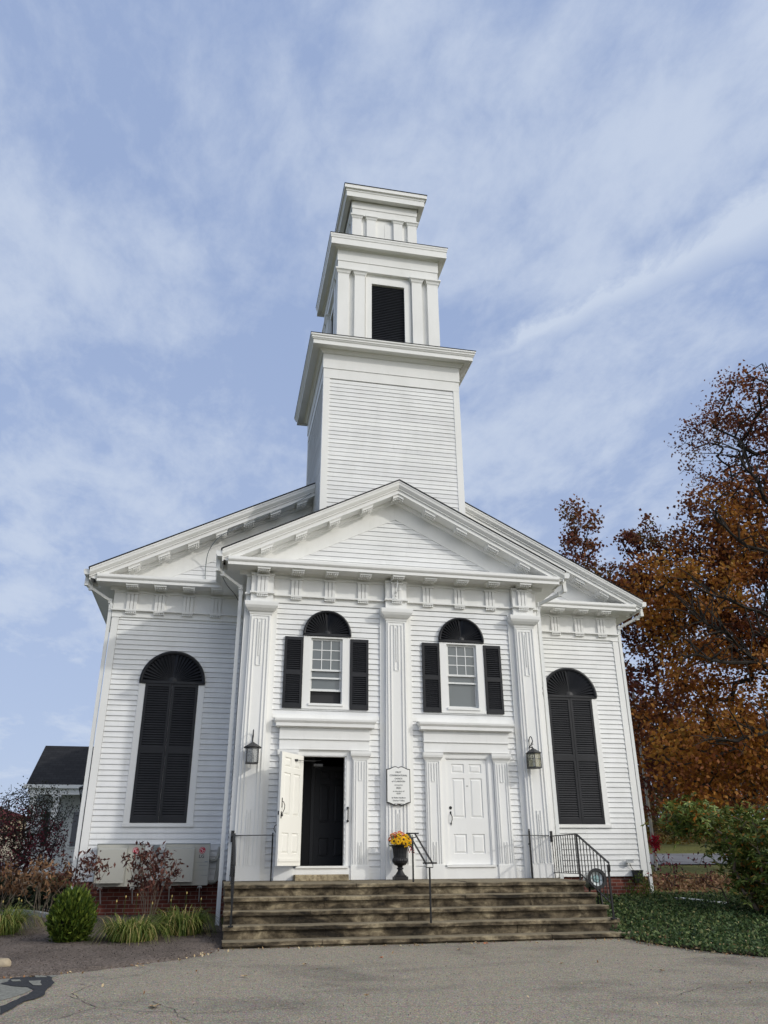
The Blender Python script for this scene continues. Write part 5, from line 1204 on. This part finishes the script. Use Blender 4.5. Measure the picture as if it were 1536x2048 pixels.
def clusters(T, per, spread, nmax=None, flat=.7, drop=0.0):
    T = np.array([tuple(t_) for t_ in T]); keep = RNG.random(len(T)) > drop
    P = np.repeat(T[keep], per, axis=0); P = P+RNG.normal(size=P.shape)*np.array([spread, spread, spread*flat]); return P
# --- the big maple on the right
def tree(name, base, trunk, blobs, label, cat, mat, per, spread, leaf, r_max, group=None, drop=.0, barkm=None, r_tip=.014, droop=.03, step=.6, minz=None, thin=None):
    t = thing(name, base, label, cat, group)
    T = np.vstack([ell(n, c, r, h) for (n, c, r, h) in blobs])
    if minz is not None: T = T[T[:, 2] > minz]
    Tv = [Vector(p) for p in T]
    grow(base, Tv, t, 'trunk', barkm or BARK, r_tip, r_max, .13, 5, step, trunk, 2.1, droop)
    if thin: Tv = [v for v in Tv if random.random() > min(.62, max(0, (v.z-thin)/7))]
    P = clusters(Tv, per, spread, drop=drop); n = len(P)
    leaves_np(P, rdir(n, (0, 0, .5)), rdir(n, (0, 0, -.25)), leaf*(.7+.6*RNG.random(n)), leaf*.85*(.7+.6*RNG.random(n)), RNG.random(n), 'crown', mat, t, .18)
    return t
MAPLE = tree('maple_tree', (22.5, 12.5, hgt(22, 12)), [(22.4, 12.5, 1.5), (22.2, 12.6, 4.0), (22.0, 12.6, 7.0), (21.9, 12.7, 10), (21.6, 12.6, 13.5)],
     [(230, (18.6, 12.0, 6.0), (7.4, 3.6, 3.6), .2), (170, (20.0, 12.5, 10.5), (7.0, 3.8, 3.4), .3), (90, (14.8, 12.0, 9.9), (3.1, 2.8, 2.3), .15), (60, (17.2, 12.0, 12.6), (2.2, 2.2, 1.8), .2), (130, (21.4, 12.5, 15.5), (4.2, 4.5, 4.0), .3), (110, (22.8, 12.5, 20.0), (4.4, 4.0, 3.4), .3),
      (50, (18.4, 12.0, 14.4), (2.4, 2.2, 1.6), .2), (60, (14.0, 11.0, 3.6), (2.4, 2.6, 1.6), .2), (46, (19.8, 11.2, 19.6), (2.2, 2.0, 1.6), .2)],
     'huge orange and rust maple spreading in from the right edge of the picture', 'tree', L_ORANGE, 76, .34, .165, .5, minz=1.9, drop=.06, r_tip=.028, thin=11.5)
for li, pts_ in enumerate(([(22, 12, 6.2), (19, 10.3, 6.1), (16, 9.3, 6.9), (12.6, 8.9, 7.0)], [(22, 12, 8.3), (19.5, 10.3, 9.2), (17, 9.5, 8.8), (13.9, 9.2, 9.7)], [(22, 12, 4.2), (19, 10.0, 3.9), (16, 9.3, 4.5), (13.0, 8.9, 4.0)],
                      [(22, 12, 10.8), (20, 10.5, 12.5), (18.2, 10.0, 14.6), (17.4, 9.9, 16.4)], [(22, 12, 13.8), (21.4, 10.8, 17), (21.0, 10.6, 19.2), (20.9, 10.6, 20.6)], [(22, 12, 9.3), (19.8, 10.1, 11.0), (17.6, 9.5, 11.2), (15.2, 9.3, 12.7)],
                      [(19, 10.0, 3.9), (17.4, 9.0, 3.0), (15.4, 8.7, 2.9)], [(19.5, 10.3, 9.2), (17.8, 9.4, 7.7), (15.6, 9.0, 8.0)], [(16, 9.3, 6.9), (14.4, 9.0, 8.0), (13.2, 8.9, 8.6)])):
    P_ = []
    for a, b in zip(pts_, pts_[1:]):
        for k in range(7):
            v = Vector(a).lerp(Vector(b), k/7); P_.append(v+.16*mnoise.noise_vector(v*.9+Vector((li, 0, 0)))*2)
    P_.append(Vector(pts_[-1])); r0_ = .15 if li < 6 else .07; mb = MB(); mb.tube(P_, [r0_*(1-.84*i/len(P_))+.01 for i in range(len(P_))], 6); part(mb, 'limb', BARK, MAPLE)
    tw_ = [P_[i]+Vector((random.gauss(-.4, .6), random.gauss(-.1, .4), random.gauss(.3, .6))) for i in range(4, len(P_)) for _ in range(3)]
    mb = MB()
    for i, e_ in enumerate(tw_): b_ = P_[4+i//3]; m_ = b_.lerp(e_, .5)+Vector((0, 0, .12)); mb.tube([b_, m_, e_], [.035, .022, .010], 4)
    part(mb, 'branches', BARK, MAPLE)
tree('bare_topped_tree', (21.8, 15.5, hgt(21, 15)), [(21.8, 15.5, 4), (21.8, 15.4, 9), (21.6, 15.4, 13), (21.5, 15.4, 16)],
     [(90, (20.6, 15.3, 19.0), (2.4, 2.2, 3.0), .2), (70, (22.8, 15, 22.0), (2.8, 2, 2.8), .2), (40, (19.6, 15, 20.4), (1.3, 1.2, .9), .2)],
     'tall thin tree of mostly bare twigs with a few rust leaves above the orange maple', 'tree', L_MAROON, 18, .30, .14, .20, drop=.45, step=.3, r_tip=.010)
tree('maroon_tree', (12.6, 14.5, hgt(12, 14)), [(12.6, 14.5, 3), (12.4, 14.4, 7), (12.4, 14.4, 9.5)],
     [(30, (11.8, 14.2, 13.9), (1.05, .9, 2.0), .15), (26, (11.7, 14.2, 12.0), (1.3, 1.2, 1.0), .2), (40, (15.2, 14.4, 13.7), (1.45, 1.2, 1.6), .15), (60, (13.8, 14.2, 10.4), (3.0, 2.2, 1.8), .2), (46, (13.0, 14.2, 11.4), (1.9, 1.2, 1.1), .1), (80, (13.0, 14.0, 7.0), (2.6, 2.4, 3.2), .2), (30, (12.6, 14, 3.5), (1.8, 2.0, 1.6), .2)],
     'smaller maroon and olive tree with two leafy tips rising behind the right roof slope', 'tree', L_MAROON, 40, .20, .15, .22)
# trees farther back across the road
for i, (x, y, s_, lab, mt) in enumerate(((16.5, 33, 1.0, 'rust coloured tree across the road just right of the church corner', L_RUST), (23.0, 35, 1.15, 'brown tree across the road behind the rhododendron', L_RUST), (31, 36, 1.3, 'deep orange tree across the road at the right edge', L_ORANGE))):
    z = hgt(x, y)
    tree('background_tree', (x, y, z), [(x, y, z+2.2)], [(120, (x, y, z+6.2*s_), (4.6*s_, 3.5, 3.6*s_), .2), (40, (x-1.5, y, z+3.2), (3.4, 2.6, 1.6), .2)], lab, 'tree', mt, 34, .6, .26, .22, group='trees across the road', r_tip=.02, step=.9)
# woodland mass behind
def wood():
    t = thing('woodland', (30, 62, hgt(30, 62)), 'dark brown bare woodland in the distance beyond the road on the right', 'woodland'); t['kind'] = 'stuff'
    mb_ = MB()
    for i in range(150):
        x = random.uniform(8, 85); y = random.uniform(48, 75); z = hgt(x, y); h = random.uniform(7, 12)
        mb_.tube([(x, y, z-.2), (x+random.uniform(-.4, .4), y, z+h*.5), (x+random.uniform(-.8, .8), y, z+h)], [.16, .11, .03], 5, False)
    part(mb_, 'trunks', TWIGD, t)['kind'] = 'stuff'
    n = 26000; P = np.stack([RNG.uniform(8, 85, n), RNG.uniform(46, 76, n), 0*RNG.random(n)], 1); P[:, 2] = 2.4+.02*P[:, 1]*0+RNG.random(n)**1.1*10.5+.6*np.sin(P[:, 0]*.7)
    leaves_np(P, rdir(n), rdir(n), .55, .42, RNG.random(n), 'foliage', L_WOOD, t)['kind'] = 'stuff'
    n = 9000; P = np.stack([RNG.uniform(10, 60, n), RNG.uniform(38.5, 46, n), 0*RNG.random(n)], 1); P[:, 2] = 1.3+(P[:, 1]-38)*.065+RNG.random(n)**1.6*2.6*(1+.4*np.sin(P[:, 0]*.9))
    leaves_np(P, rdir(n), rdir(n), .34, .2, RNG.random(n), 'undergrowth', L_MIX, t)['kind'] = 'stuff'
wood()
# pale pole with red creeper at its foot
t = thing('utility_pole', (14.62, 16.6, hgt(13.6, 16.6)), 'slim pale weathered pole beyond the right corner of the church', 'pole')
mb = MB(); z = hgt(13.6, 16.6); mb.tube([(14.62, 16.6, z-.2), (14.62, 16.6, z+2), (14.62, 16.6, z+7.5)], [.075, .07, .055], 8); part(mb, 'shaft', POLE, t)
t = thing('creeper', (14.62, 16.3, z), 'bright scarlet shrub at the foot of the pale pole', 'shrub')
T = [Vector(p) for p in ell(20, (14.52, 16.3, z+.95), (.13, .2, .50), .1)]; grow((14.62, 16.3, z), T, t, 'stem', TWIGD, .006, .03, .2, 4, .3)
P = clusters(T, 20, .08); leaves_np(P, rdir(len(P)), rdir(len(P)), .085, .06, RNG.random(len(P)), 'foliage', L_RED, t)

# --- rhododendron on the right
t = thing('rhododendron', (7.2, -.6, hgt(7.2, -.6)), 'large green rhododendron with long glossy leaves at the right edge', 'shrub')
zb = hgt(7.2, -.6)
T = np.vstack([ell(90, (7.15, -1.0, .62), (.95, 1.0, .72), .35), ell(36, (5.98, -.9, 1.08), (.72, .5, .20), .2), ell(70, (7.25, -1.25, -.12), (.75, .8, .52), .3), ell(50, (8.4, -.8, .4), (1.0, 1.1, .9), .5)]); T = T[T[:, 2] > zb+.15]
Tv = [Vector(p) for p in T]; _, nd_, pr_ = grow((7.0, -.9, zb-.05), Tv, t, 'stem', TWIG, .008, .05, .22, 5, .2, [(6.85, -.9, zb+.35), (6.6, -.9, zb+.8)], 2.2)
# whorls of leaves at every tip
P = []; A = []; Nn = []
for tv in Tv:
    for w_ in range(7):
        c = np.array(tv)+RNG.normal(size=3)*.14; ax_ = rdir(1, (0, 0, 1.3))[0]; X = np.cross(ax_, [1, .3, .1]); X /= np.linalg.norm(X); Y = np.cross(ax_, X)
        for j in range(8):
            a_ = 2*math.pi*j/8+random.random(); e = X*math.cos(a_)+Y*math.sin(a_); d_ = e*.9+ax_*random.uniform(-.35, .45); d_ /= np.linalg.norm(d_)
            P.append(c+d_*.06); A.append(d_); n_ = ax_-d_*np.dot(ax_, d_); Nn.append(n_/np.linalg.norm(n_))
P, A, Nn = map(np.array, (P, A, Nn)); leaves_np(P, Nn, A, .14*(.7+.5*RNG.random(len(P))), .046, RNG.random(len(P)), 'foliage', L_RHOD, t, .12, .15)
# bare red-leaved sprigs reaching in front of the lawn
t = thing('red_sprig_shrub', (6.9, .6, hgt(6.9, .6)), 'thin shrub of bare twigs with a few dark red leaves left of the rhododendron', 'shrub')
T = [Vector((random.uniform(5.6, 7.3), random.uniform(.0, 1.2), 0)) for _ in range(46)]
for v in T: v.z = random.uniform(-.28, .42)-(v.x-6.5)*.02
grow((7.3, .55, hgt(7.3, .5)), T, t, 'stem', TWIGD, .004, .02, .3, 4, .2, [(7.2, .55, hgt(7.2, .5)+.3)]); P = clusters(T[:26], 5, .07)
leaves_np(P, rdir(len(P)), rdir(len(P), (0, 0, -1)), .075, .045, RNG.random(len(P)), 'foliage', L_BURN, t)
# ground cover
def cover(n, f, size, name, mat, label, cat, hz=.10, upb=.8):
    P = []
    while len(P) < n:
        p = f()
        if p is not None: P.append((p[0], p[1], hgt(p[0], p[1])+.015+random.random()**.8*hz*(1+.5*mnoise.noise(Vector((p[0]*2, p[1]*2, 0))))))
    P = np.array(P); o = leaves_np(P, rdir(n, (0, 0, upb)), rdir(n, (0, 0, .1)), size*(.7+.6*RNG.random(n)), size*.6, RNG.random(n)*.96, name, mat, None, .15)
    meta(o, label, cat, None, 'stuff'); return o
def inbed():
    y = random.uniform(-6.5, 1.7); x = random.uniform(3.05, 10.0)
    if y < -2.78 and x < interp(RB, y)-.13+.14*mnoise.noise(Vector((y*3, 4, 0))): return None
    if y < -5.5 and x > 8: return None
    return (x, y)
cover(30000, inbed, .068, 'ground_cover', L_COVER, 'low dark green ground cover filling the bed right of the steps', 'ground cover')
cover(5200, lambda: (random.uniform(6.3, 14), random.uniform(1.5, 10.5)), .10, 'rust_ground_cover', L_BROWN, 'rust brown low plants beyond the right corner of the church', 'ground cover', .34)
t = thing('small_shrub', (5.85, 1.35, hgt(5.85, 1.35)), 'ferny bright green weed against the brick under the black box', 'weed')
T = [Vector(p) for p in ell(34, (5.85, 1.35, -.22), (.5, .28, .30), .2)]; grow((5.85, 1.35, hgt(5.85, 1.35)), T, t, 'stem', TWIGD, .003, .012, .2, 3, .12); P = clusters(T, 22, .075)
leaves_np(P, rdir(len(P)), rdir(len(P)), .055, .02, RNG.random(len(P))*.6+.2, 'foliage', L_ARB, t)

# --- left bed
def arb():
    c = (-5.66, -1.75); z0 = hgt(*c); t = thing('globe_arborvitae', (*c, z0), 'rounded bright green evergreen bush in the mulch bed', 'bush')
    mb_ = MB(); mb_.tube([(c[0], c[1], z0-.05), (c[0], c[1], z0+.5)], .03, 6); part(mb_, 'stem', BARK, t)
    n = 9000; v = rdir(n); ct = np.array([c[0], c[1], z0+.35])
    lump = np.array([1+.12*mnoise.noise(Vector(q)*3.5)+.13*mnoise.noise(Vector(q)*8.0) for q in v])*(1+.25*(RNG.random(n) > .9)*RNG.random(n))
    wd = np.where(v[:, 2] > 0, .325-.07*v[:, 2], .325)       # egg: full at the ground, narrower on top
    P = ct+v*(lump*(.80+.22*RNG.random(n)))[:, None]*np.stack([wd, wd, np.full(n, .385)], 1); P[:, 2] = np.maximum(P[:, 2], z0+.03)
    d = v*.8+np.array([0, 0, .9])+RNG.normal(size=v.shape)*.3; d /= np.linalg.norm(d, axis=1, keepdims=True)
    nn = np.cross(d, rdir(n)); nn /= np.linalg.norm(nn, axis=1, keepdims=True)
    leaves_np(P, nn, d, .10*(.6+.8*RNG.random(n)), .034, np.clip(.10+.8*RNG.random(n), 0, 1), 'foliage', L_ARB, t, .2)
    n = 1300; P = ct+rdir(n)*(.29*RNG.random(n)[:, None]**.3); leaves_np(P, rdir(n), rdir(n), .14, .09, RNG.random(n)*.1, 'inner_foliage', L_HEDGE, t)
arb()
def daylily(cx, cy, rr, n, label, tall=.34):
    z0 = hgt(cx, cy); t = thing('daylily_clump', (cx, cy, z0), label, 'plant', 'arching daylily clumps in the mulch bed')
    V = []; F = []; rn = []
    for i in range(n):
        a = random.random()*2*math.pi; r0 = rr*.55*math.sqrt(random.random()); b0 = Vector((cx+r0*math.cos(a), cy+r0*math.sin(a), z0)); a2 = a+random.gauss(0, .5); L_ = random.uniform(.36, .74)*tall/.34
        d = Vector((math.cos(a2), math.sin(a2), 0)); sd = Vector((-d.y, d.x, 0)); w = random.uniform(.007, .013); lean = random.uniform(.45, 1.15); n0 = len(V)
        for s_ in range(6):
            q = s_/5; out = L_*(lean*.85*q**1.25); up = L_*(q*1.10-lean*.98*q*q*q); c = b0+d*out+Vector((0, 0, max(.01, up))); ww = w*(1-q*.85)
            V += [tuple(c+sd*ww-org(t)), tuple(c-sd*ww-org(t))]
        for s_ in range(5): F.append((n0+2*s_, n0+2*s_+1, n0+2*s_+3, n0+2*s_+2))
        v = random.random()*.85 if random.random() > .12 else 1; rn += [v]*5
    me = bpy.data.meshes.new('blades'); me.from_pydata(V, [], F); at = me.attributes.new('rnd', 'FLOAT', 'FACE'); at.data.foreach_set('value', rn); me.materials.append(L_GRASS)
    o = bpy.data.objects.new('blades', me); COL.objects.link(o); o.parent = t
    for k in range(4):
        x, y = cx+random.uniform(-.35, .35), cy+random.uniform(-.2, .3); h = random.uniform(.48, .66)
        mb_ = MB(); mb_.tube([(x, y, z0), (x+.02, y, z0+h)], .004, 5); fs_ = part(mb_, 'flower_stalk', L_GRASS, t)
        m3 = MB(); m3.lathe((x+.02, y, z0+h-.01), [(.003, 0), (.012, .02), (.003, .045)], 6); part(m3, 'seed_head', GOLDD, fs_)
daylily(-4.72, -1.80, .62, 800, 'left of the two clumps of arching grassy leaves before the condensers', .30)
daylily(-3.98, -1.15, .56, 800, 'grassy clump nearest the downspout, before the right condenser', .33)
daylily(-6.95, -.65, .55, 650, 'grassy clump at the left edge of the picture beside the round evergreen', .36)
def twig_shrub(cx, cy, H, W_, label, mat, tw, n, per, lf, cat='shrub', group=None, leafz=.45, down=-.8, spread=.10):
    z0 = hgt(cx, cy); t = thing('twiggy_shrub', (cx, cy, z0), label, cat, group)
    T = []
    for i in range(n):
        a = random.random()*2*math.pi; q = random.random()**.6; h = random.uniform(leafz, 1.0)*H; sp = W_*q*(.35+.65*h/H); T.append(Vector((cx+sp*math.cos(a), cy+sp*math.sin(a)*.7, z0+h*(1-.18*q*q))))
    stems = []
    ns = 14; mb_nodes = []
    for k in range(ns):     # fan of stems from the crown
        a = 2*math.pi*k/ns; mb_nodes.append((cx+.05*math.cos(a), cy+.05*math.sin(a)))
    groups_ = [[] for _ in range(ns)]
    for v in T:
        a = math.atan2(v.y-cy, v.x-cx) % (2*math.pi); groups_[int(a/(2*math.pi)*ns) % ns].append(v)
    for k, g in enumerate(groups_):
        if not g: continue
        mx = sum((v for v in g), Vector())/len(g); b = Vector((*mb_nodes[k], z0)); m1 = b.lerp(Vector((mx.x, mx.y, mx.z)), .35); m1.z += .05*H
        grow(tuple(b), g, t, 'stem', tw, .0042, .016, .22, 4, .13, [tuple(m1)], 2.2)
    P = clusters(T, per, spread); leaves_np(P, rdir(len(P)), rdir(len(P), (0, 0, down)), lf*(.7+.6*RNG.random(len(P))), lf*.45, RNG.random(len(P)), 'foliage', mat, t, .25)
    return t
twig_shrub(-4.62, .2, 1.40, .62, 'twiggy shrub with drooping dull purple leaves in front of the condensers', L_PURP, TWIG, 58, 9, .10, leafz=.5, spread=.07)
twig_shrub(-5.95, .35, 1.30, .55, 'leggy shrub with purplish leaves at the left corner of the church', L_PURP, TWIG, 34, 9, .10, leafz=.5, spread=.07)
twig_shrub(-6.45, .1, 1.12, .6, 'brown withered shrub behind the round evergreen', L_BROWN, TWIG, 34, 9, .10, leafz=.6, spread=.06)
twig_shrub(-7.3, .9, 1.05, .7, 'wide withered brown shrub at the left edge in front of the burning bush', L_BROWN, TWIG, 46, 9, .10, leafz=.55, spread=.065)
# burning bush
cx, cy = -8.15, 5.0; z0 = hgt(cx, cy)
t = thing('burning_bush', (cx, cy, z0), 'dense dark red shrub with bare upper twigs left of the church', 'shrub')
T = [Vector(p) for p in np.vstack([ell(340, (cx, cy, z0+1.25), (1.35, 1.0, 1.0), .15), ell(150, (cx+.3, cy+.3, z0+1.95), (1.0, .8, .8), .2)]) if p[2] > z0+.35]
grow((cx, cy, z0), T, t, 'stem', TWIGD, .008, .07, .25, 4, .25, [(cx, cy, z0+.25)], 2.2); T2_ = [Vector(p) for p in ell(170, (cx-.1, cy, z0+1.9), (1.25, .8, .85), .5) if p[2] > z0+1.5]; grow((cx, cy, z0), T2_, t, 'upper_twigs', TWIGD, .006, .03, .2, 4, .22, [(cx, cy+.1, z0+.6)], 2.2); P = clusters(T[:300], 17, .12); n = len(P)
leaves_np(P, rdir(n), rdir(n), .06, .035, RNG.random(n), 'foliage', L_BURN, t)
P = clusters(T[300:], 22, .15); n = len(P); leaves_np(P, rdir(n), rdir(n), .055, .03, RNG.random(n)*.7, 'olive_foliage', L_OLIVE, t)
def hedge(x0, x1, y, h, d, label):
    z0 = hgt((x0+x1)/2, y); n = int(3600*(x1-x0)/4); t = thing('low_hedge', ((x0+x1)/2, y, z0), label, 'hedge')
    P = np.stack([RNG.uniform(x0, x1, n), y+RNG.uniform(-d, d, n), z0+RNG.random(n)**.7*h], 1); P[:, 2] += .12*np.sin(P[:, 0]*3.1)*(P[:, 2]-z0)/h
    leaves_np(P, rdir(n), rdir(n), .10, .06, RNG.random(n), 'foliage', L_HEDGE, t)
    mb_ = MB()
    for k in range(6): x = x0+(x1-x0)*(k+.5)/6; mb_.tube([(x, y, z0-.05), (x, y, z0+h*.7)], .015, 5)
    part(mb_, 'stem', TWIGD, t)
hedge(-10.5, -6.6, 3.4, .62, .45, 'low dark hedge along the walk left of the church'); hedge(-16, -9.3, 8.6, .95, .6, 'dark clipped hedge farther off at the left edge')
# mulch chips, leaves on the ground
def chipf():
    y = random.uniform(-5.2, 1.5); x = random.uniform(-9, -3.4)
    return (x, y) if x < lb2(y)-.02 else None
P = []
while len(P) < 5200:
    p = chipf()
    if p: P.append((p[0], p[1], hgt(*p)+.026+random.random()*.012))
n = len(P); o = leaves_np(np.array(P), rdir(n, (0, 0, 2.5)), rdir(n, (0, 0, 0)), .035*(.5+RNG.random(n)), .014, RNG.random(n)*.9, 'mulch_chips', leafmat('chip_wood', [(.1, (.035, .026, .02)), (.5, (.09, .07, .058)), (.93, (.17, .14, .12)), (1, (.42, .37, .31))], 0), None, .05); meta(o, 'loose grey brown wood chips strewn over the mulch bed', 'mulch', None, 'stuff')
def litter():
    r = random.random()
    if r < .45:
        y = random.uniform(-5.6, -2.8); return (interp(RB, y)+random.gauss(.02, .12), y)
    if r < .62: return (random.uniform(3.2, 7), random.uniform(-4.5, 1.4))
    if r < .80: return (random.uniform(-3.3, 3.3), -2.86-abs(random.gauss(0, .07)))
    if r < .92:
        y = random.uniform(-5.0, -2.8); return (interp(LB, y)+random.gauss(0, .10), y)
    return (random.uniform(-5.2, 4.5), random.uniform(-9, -3.2))
P = []
for _ in range(420):
    x, y = litter(); P.append((x, y, hgt(x, y)+(.10 if x > interp(RB, y)+.08 else .012)))
n = len(P); o = leaves_np(np.array(P), rdir(n, (0, 0, 2.0)), rdir(n, (0, 0, 0)), .05*(.35+RNG.random(n)), .026, RNG.random(n), 'leaf_litter', L_FALL, None, .2); meta(o, 'small curled tan leaf fragments strewn along the steps and bed edges', 'leaf litter', None, 'stuff')
n = 1500; P = np.stack([RNG.uniform(-5.4, 4.5, n), RNG.uniform(-9.5, -2.95, n), np.zeros(n)], 1)
P = np.array([(x, y, hgt(x, y)+.006) for x, y, _ in P if interp(LB, y) < x < interp(RB, y)]); n = len(P)
o = leaves_np(P, rdir(n, (0, 0, 1.5)), rdir(n), .014*(.4+RNG.random(n)), .010, RNG.random(n), 'grit', leafmat('grit_bits', [(.1, (.04, .035, .03)), (.55, (.10, .085, .07)), (.9, (.5, .45, .37))], 0), None, .2); meta(o, 'loose grit and crumbs scattered over the asphalt', 'grit', None, 'stuff')
spots = [(-4.04, -7.03), (-1.9, -6.9), (.1, -3.6), (-.4, -3.05), (.7, -3.0), (1.5, -3.1), (-2.3, -4.6), (-3.1, -5.4), (2.2, -3.2), (3.4, -3.6), (3.6, -4.2), (3.75, -4.55), (-.9, -2.98), (1.0, -5.2), (-4.35, -4.35), (-1.2, -4.2), (3.33, -3.0), (2.0, -6.0)]
for i, (x, y) in enumerate(spots):
    z = hgt(x, y)+.014; a = random.random()*6.28; s_ = random.uniform(.035, .055) if i else .085; pts_ = []
    for k in range(10):
        r = s_*(1 if k % 2 == 0 else .5)*random.uniform(.8, 1.1); pts_.append((x+r*math.cos(a+k*.628), y+r*math.sin(a+k*.628), z+random.uniform(0, .018)))
    mb = MB(); mb.add([(x, y, z)]+pts_, [(0, 1+k, 1+(k+1) % 10) for k in range(10)]); o = mb.build('fallen_leaf', ORANGE if i in (4, 15) else M.get('fl') or M.setdefault('fl', flat('dry_leaf', (.36, .26, .15), .9, .1)))
    meta(o, 'dry curled leaf lying by itself on the asphalt or at its edge', 'leaf', 'dry leaves scattered on the asphalt')
# rock
mb = MB(); bm = bmesh.new(); bmesh.ops.create_icosphere(bm, subdivisions=3, radius=1)
for v in bm.verts:
    q = 1+.22*mnoise.noise(v.co*1.6)+.05*mnoise.noise(v.co*6); v.co = Vector((v.co.x*.15*q, v.co.y*.11*q, v.co.z*.075*q))
me = bpy.data.meshes.new('rock'); bm.to_mesh(me); bm.free(); me.materials.append(flat('rock_tan', (.30, .25, .18), .9, .2, 0, .25, 8)); me.polygons.foreach_set('use_smooth', [True]*len(me.polygons))
o = bpy.data.objects.new('rock', me); COL.objects.link(o); o.location = (-6.12, -4.12, hgt(-6.1, -4.1)+.05); meta(o, 'rounded tan rock on the edge of the mulch at the left', 'rock')

# ------------------------------------------------------------------ buildings behind on the left
HY = 18.0
t = thing('annex_building', (-7.5, HY+3, hgt(-8, 20)), 'low white building with a steep black shingle roof behind the church on the left', 'house')
mb = MB(); ex0, ex1 = -10.72, -2.0; ze, zr = 3.10, 4.56; yr = HY+2.2
mb.add([(ex0, HY-.3, ze), (ex1, HY-.3, ze), (ex1, yr, zr+.34), (ex0, yr, zr+.34), (ex1, yr+2.5, ze), (ex0, yr+2.5, ze), (ex0, HY-.3, ze-.05), (ex1, HY-.3, ze-.05), (ex0, yr+2.5, ze-.05), (ex1, yr+2.5, ze-.05)], [(0, 1, 2, 3), (3, 2, 4, 5), (0, 6, 7, 1), (6, 8, 9, 7), (0, 3, 5, 8, 6)])
part(mb, 'roof', SHING, t)
mb = MB(); mb.box(ex0-.06, ex1, HY-.42, HY-.301, ze-.10, ze+.03); part(mb, 'gutter', ALU, t)
mb = MB(); mb.box(ex0+.1, ex1, HY-.29, HY-.1, ze-.32, ze-.055); mb.box(ex0+.15, ex1, HY+1.3, HY+1.4, .0, ze-.06); mb.box(ex0+.15, ex0+.3, HY+1.41, yr+2.3, 0, ze-.06)
part(mb, 'wall', WHITE, t)
for x in (ex0+.35, -9.55, -8.3, -7.0):
    mb = MB(); mb.box(x-.11, x+.11, HY-.27, HY-.05, -.2, ze-.33); mb.box(x-.16, x+.16, HY-.32, HY-.0, ze-.42, ze-.3301); part(mb, 'porch_post', WHITE, t)
for x in (-9.9, -8.8, -7.7):
    mb = MB(); mb.box(x-.32, x+.32, HY+1.26, HY+1.299, .9, 2.3); wf = part(mb, 'window', WHITE, t); mb = MB(); mb.box(x-.26, x+.26, HY+1.245, HY+1.2595, .96, 2.24); part(mb, 'pane', PANED, wf)
t = thing('post_lamp', (-7.22, 9, hgt(-7.2, 9)), 'black post lantern half hidden behind the left corner of the church', 'street lamp')
mb = MB(); z = hgt(-7.2, 9); mb.tube([(-7.22, 9, z), (-7.22, 9, 1.92)], .035, 8); part(mb, 'post', IRON, t)
mb = MB()
def sqr(r, z_): return [(-7.22+r*sx, 9+r*sy, z_) for sx, sy in ((-1, -1), (1, -1), (1, 1), (-1, 1))]
a, b = sqr(.11, 1.94), sqr(.19, 2.30)
for j in range(4): mb.bar(a[j], b[j], .022); mb.bar(a[j], a[(j+1) % 4], .022); mb.bar(b[j], b[(j+1) % 4], .03)
part(mb, 'cage', IRON, t)
mb = MB(); mb.add(sqr(.22, 2.31)+[(-7.22, 9, 2.47)], [(0, 1, 4), (1, 2, 4), (2, 3, 4), (3, 0, 4), (3, 2, 1, 0)]); part(mb, 'lamp_roof', LANT, t)
mb = MB(); mb.add(sqr(.105, 1.945)+sqr(.185, 2.295), [(0, 1, 5, 4), (1, 2, 6, 5), (2, 3, 7, 6), (3, 0, 4, 7)]); part(mb, 'glass', LGC, t)
def far_house(x0, x1, y, label, roofm, wallm):
    z0 = hgt((x0+x1)/2, y); t = thing('far_house', ((x0+x1)/2, y, z0), label, 'house'); mb = MB(); mb.box(x0, x1, y, y+6, z0-.5, z0+1.45); part(mb, 'wall', wallm, t)
    mb = MB(); e = .5; mb.add([(x0-e, y-e, z0+1.45), (x1+e, y-e, z0+1.45), (x1+e, y+6+e, z0+1.45), (x0-e, y+6+e, z0+1.45), (x0+2.6, y+3, z0+2.45), (x1-2.6, y+3, z0+2.45)], [(0, 1, 5, 4), (1, 2, 5), (2, 3, 4, 5), (3, 0, 4), (3, 2, 1, 0)]); part(mb, 'roof', roofm, t)
    for k in range(4):
        x = x0+(x1-x0)*(k+.5)/4; mb = MB(); mb.box(x-.5, x+.5, y-.03, y-.001, z0+.5, z0+1.2); part(mb, 'window', PANED, t)
far_house(-33, -19.6, 60, 'low distant house with a dark red roof at the left edge', flat('red_roof', (.10, .028, .026), .9, .1), flat('tan_wall', (.40, .33, .24), .9, .1))
mb = MB()
t = thing('distant_car', (-21.9, 54, hgt(-22, 54)), 'white car parked far away by the red roofed house', 'car'); z = hgt(-22, 54)
for (nm, vs_, mt) in (('body', (-24.2, -20.0, 53.2, 54.8, z+.25, z+.85), WHITE), ('cabin', (-23.4, -20.9, 53.3, 54.7, z+.851, z+1.3), PANED)):
    mb = MB(); x0_, x1_, y0_, y1_, z0_, z1_ = vs_; k = .0 if nm == 'body' else .5
    mb.add([(x0_, y0_, z0_), (x1_, y0_, z0_), (x1_, y1_, z0_), (x0_, y1_, z0_), (x0_+.15+k, y0_+.05, z1_), (x1_-.15-k, y0_+.05, z1_), (x1_-.15-k, y1_-.05, z1_), (x0_+.15+k, y1_-.05, z1_)], [(0, 1, 5, 4), (1, 2, 6, 5), (2, 3, 7, 6), (3, 0, 4, 7), (4, 5, 6, 7), (3, 2, 1, 0)]); part(mb, nm, mt, t, bevel=.06)
for x in (-23.4, -20.9):
    for y in (53.2, 54.7): mb = MB(); mb.lathe((x, y, z+.3), [(.3, -.1), (.31, 0), (.3, .1)], 16, (0, 1, 0)); part(mb, 'wheel', IRON, t)
P_ = None
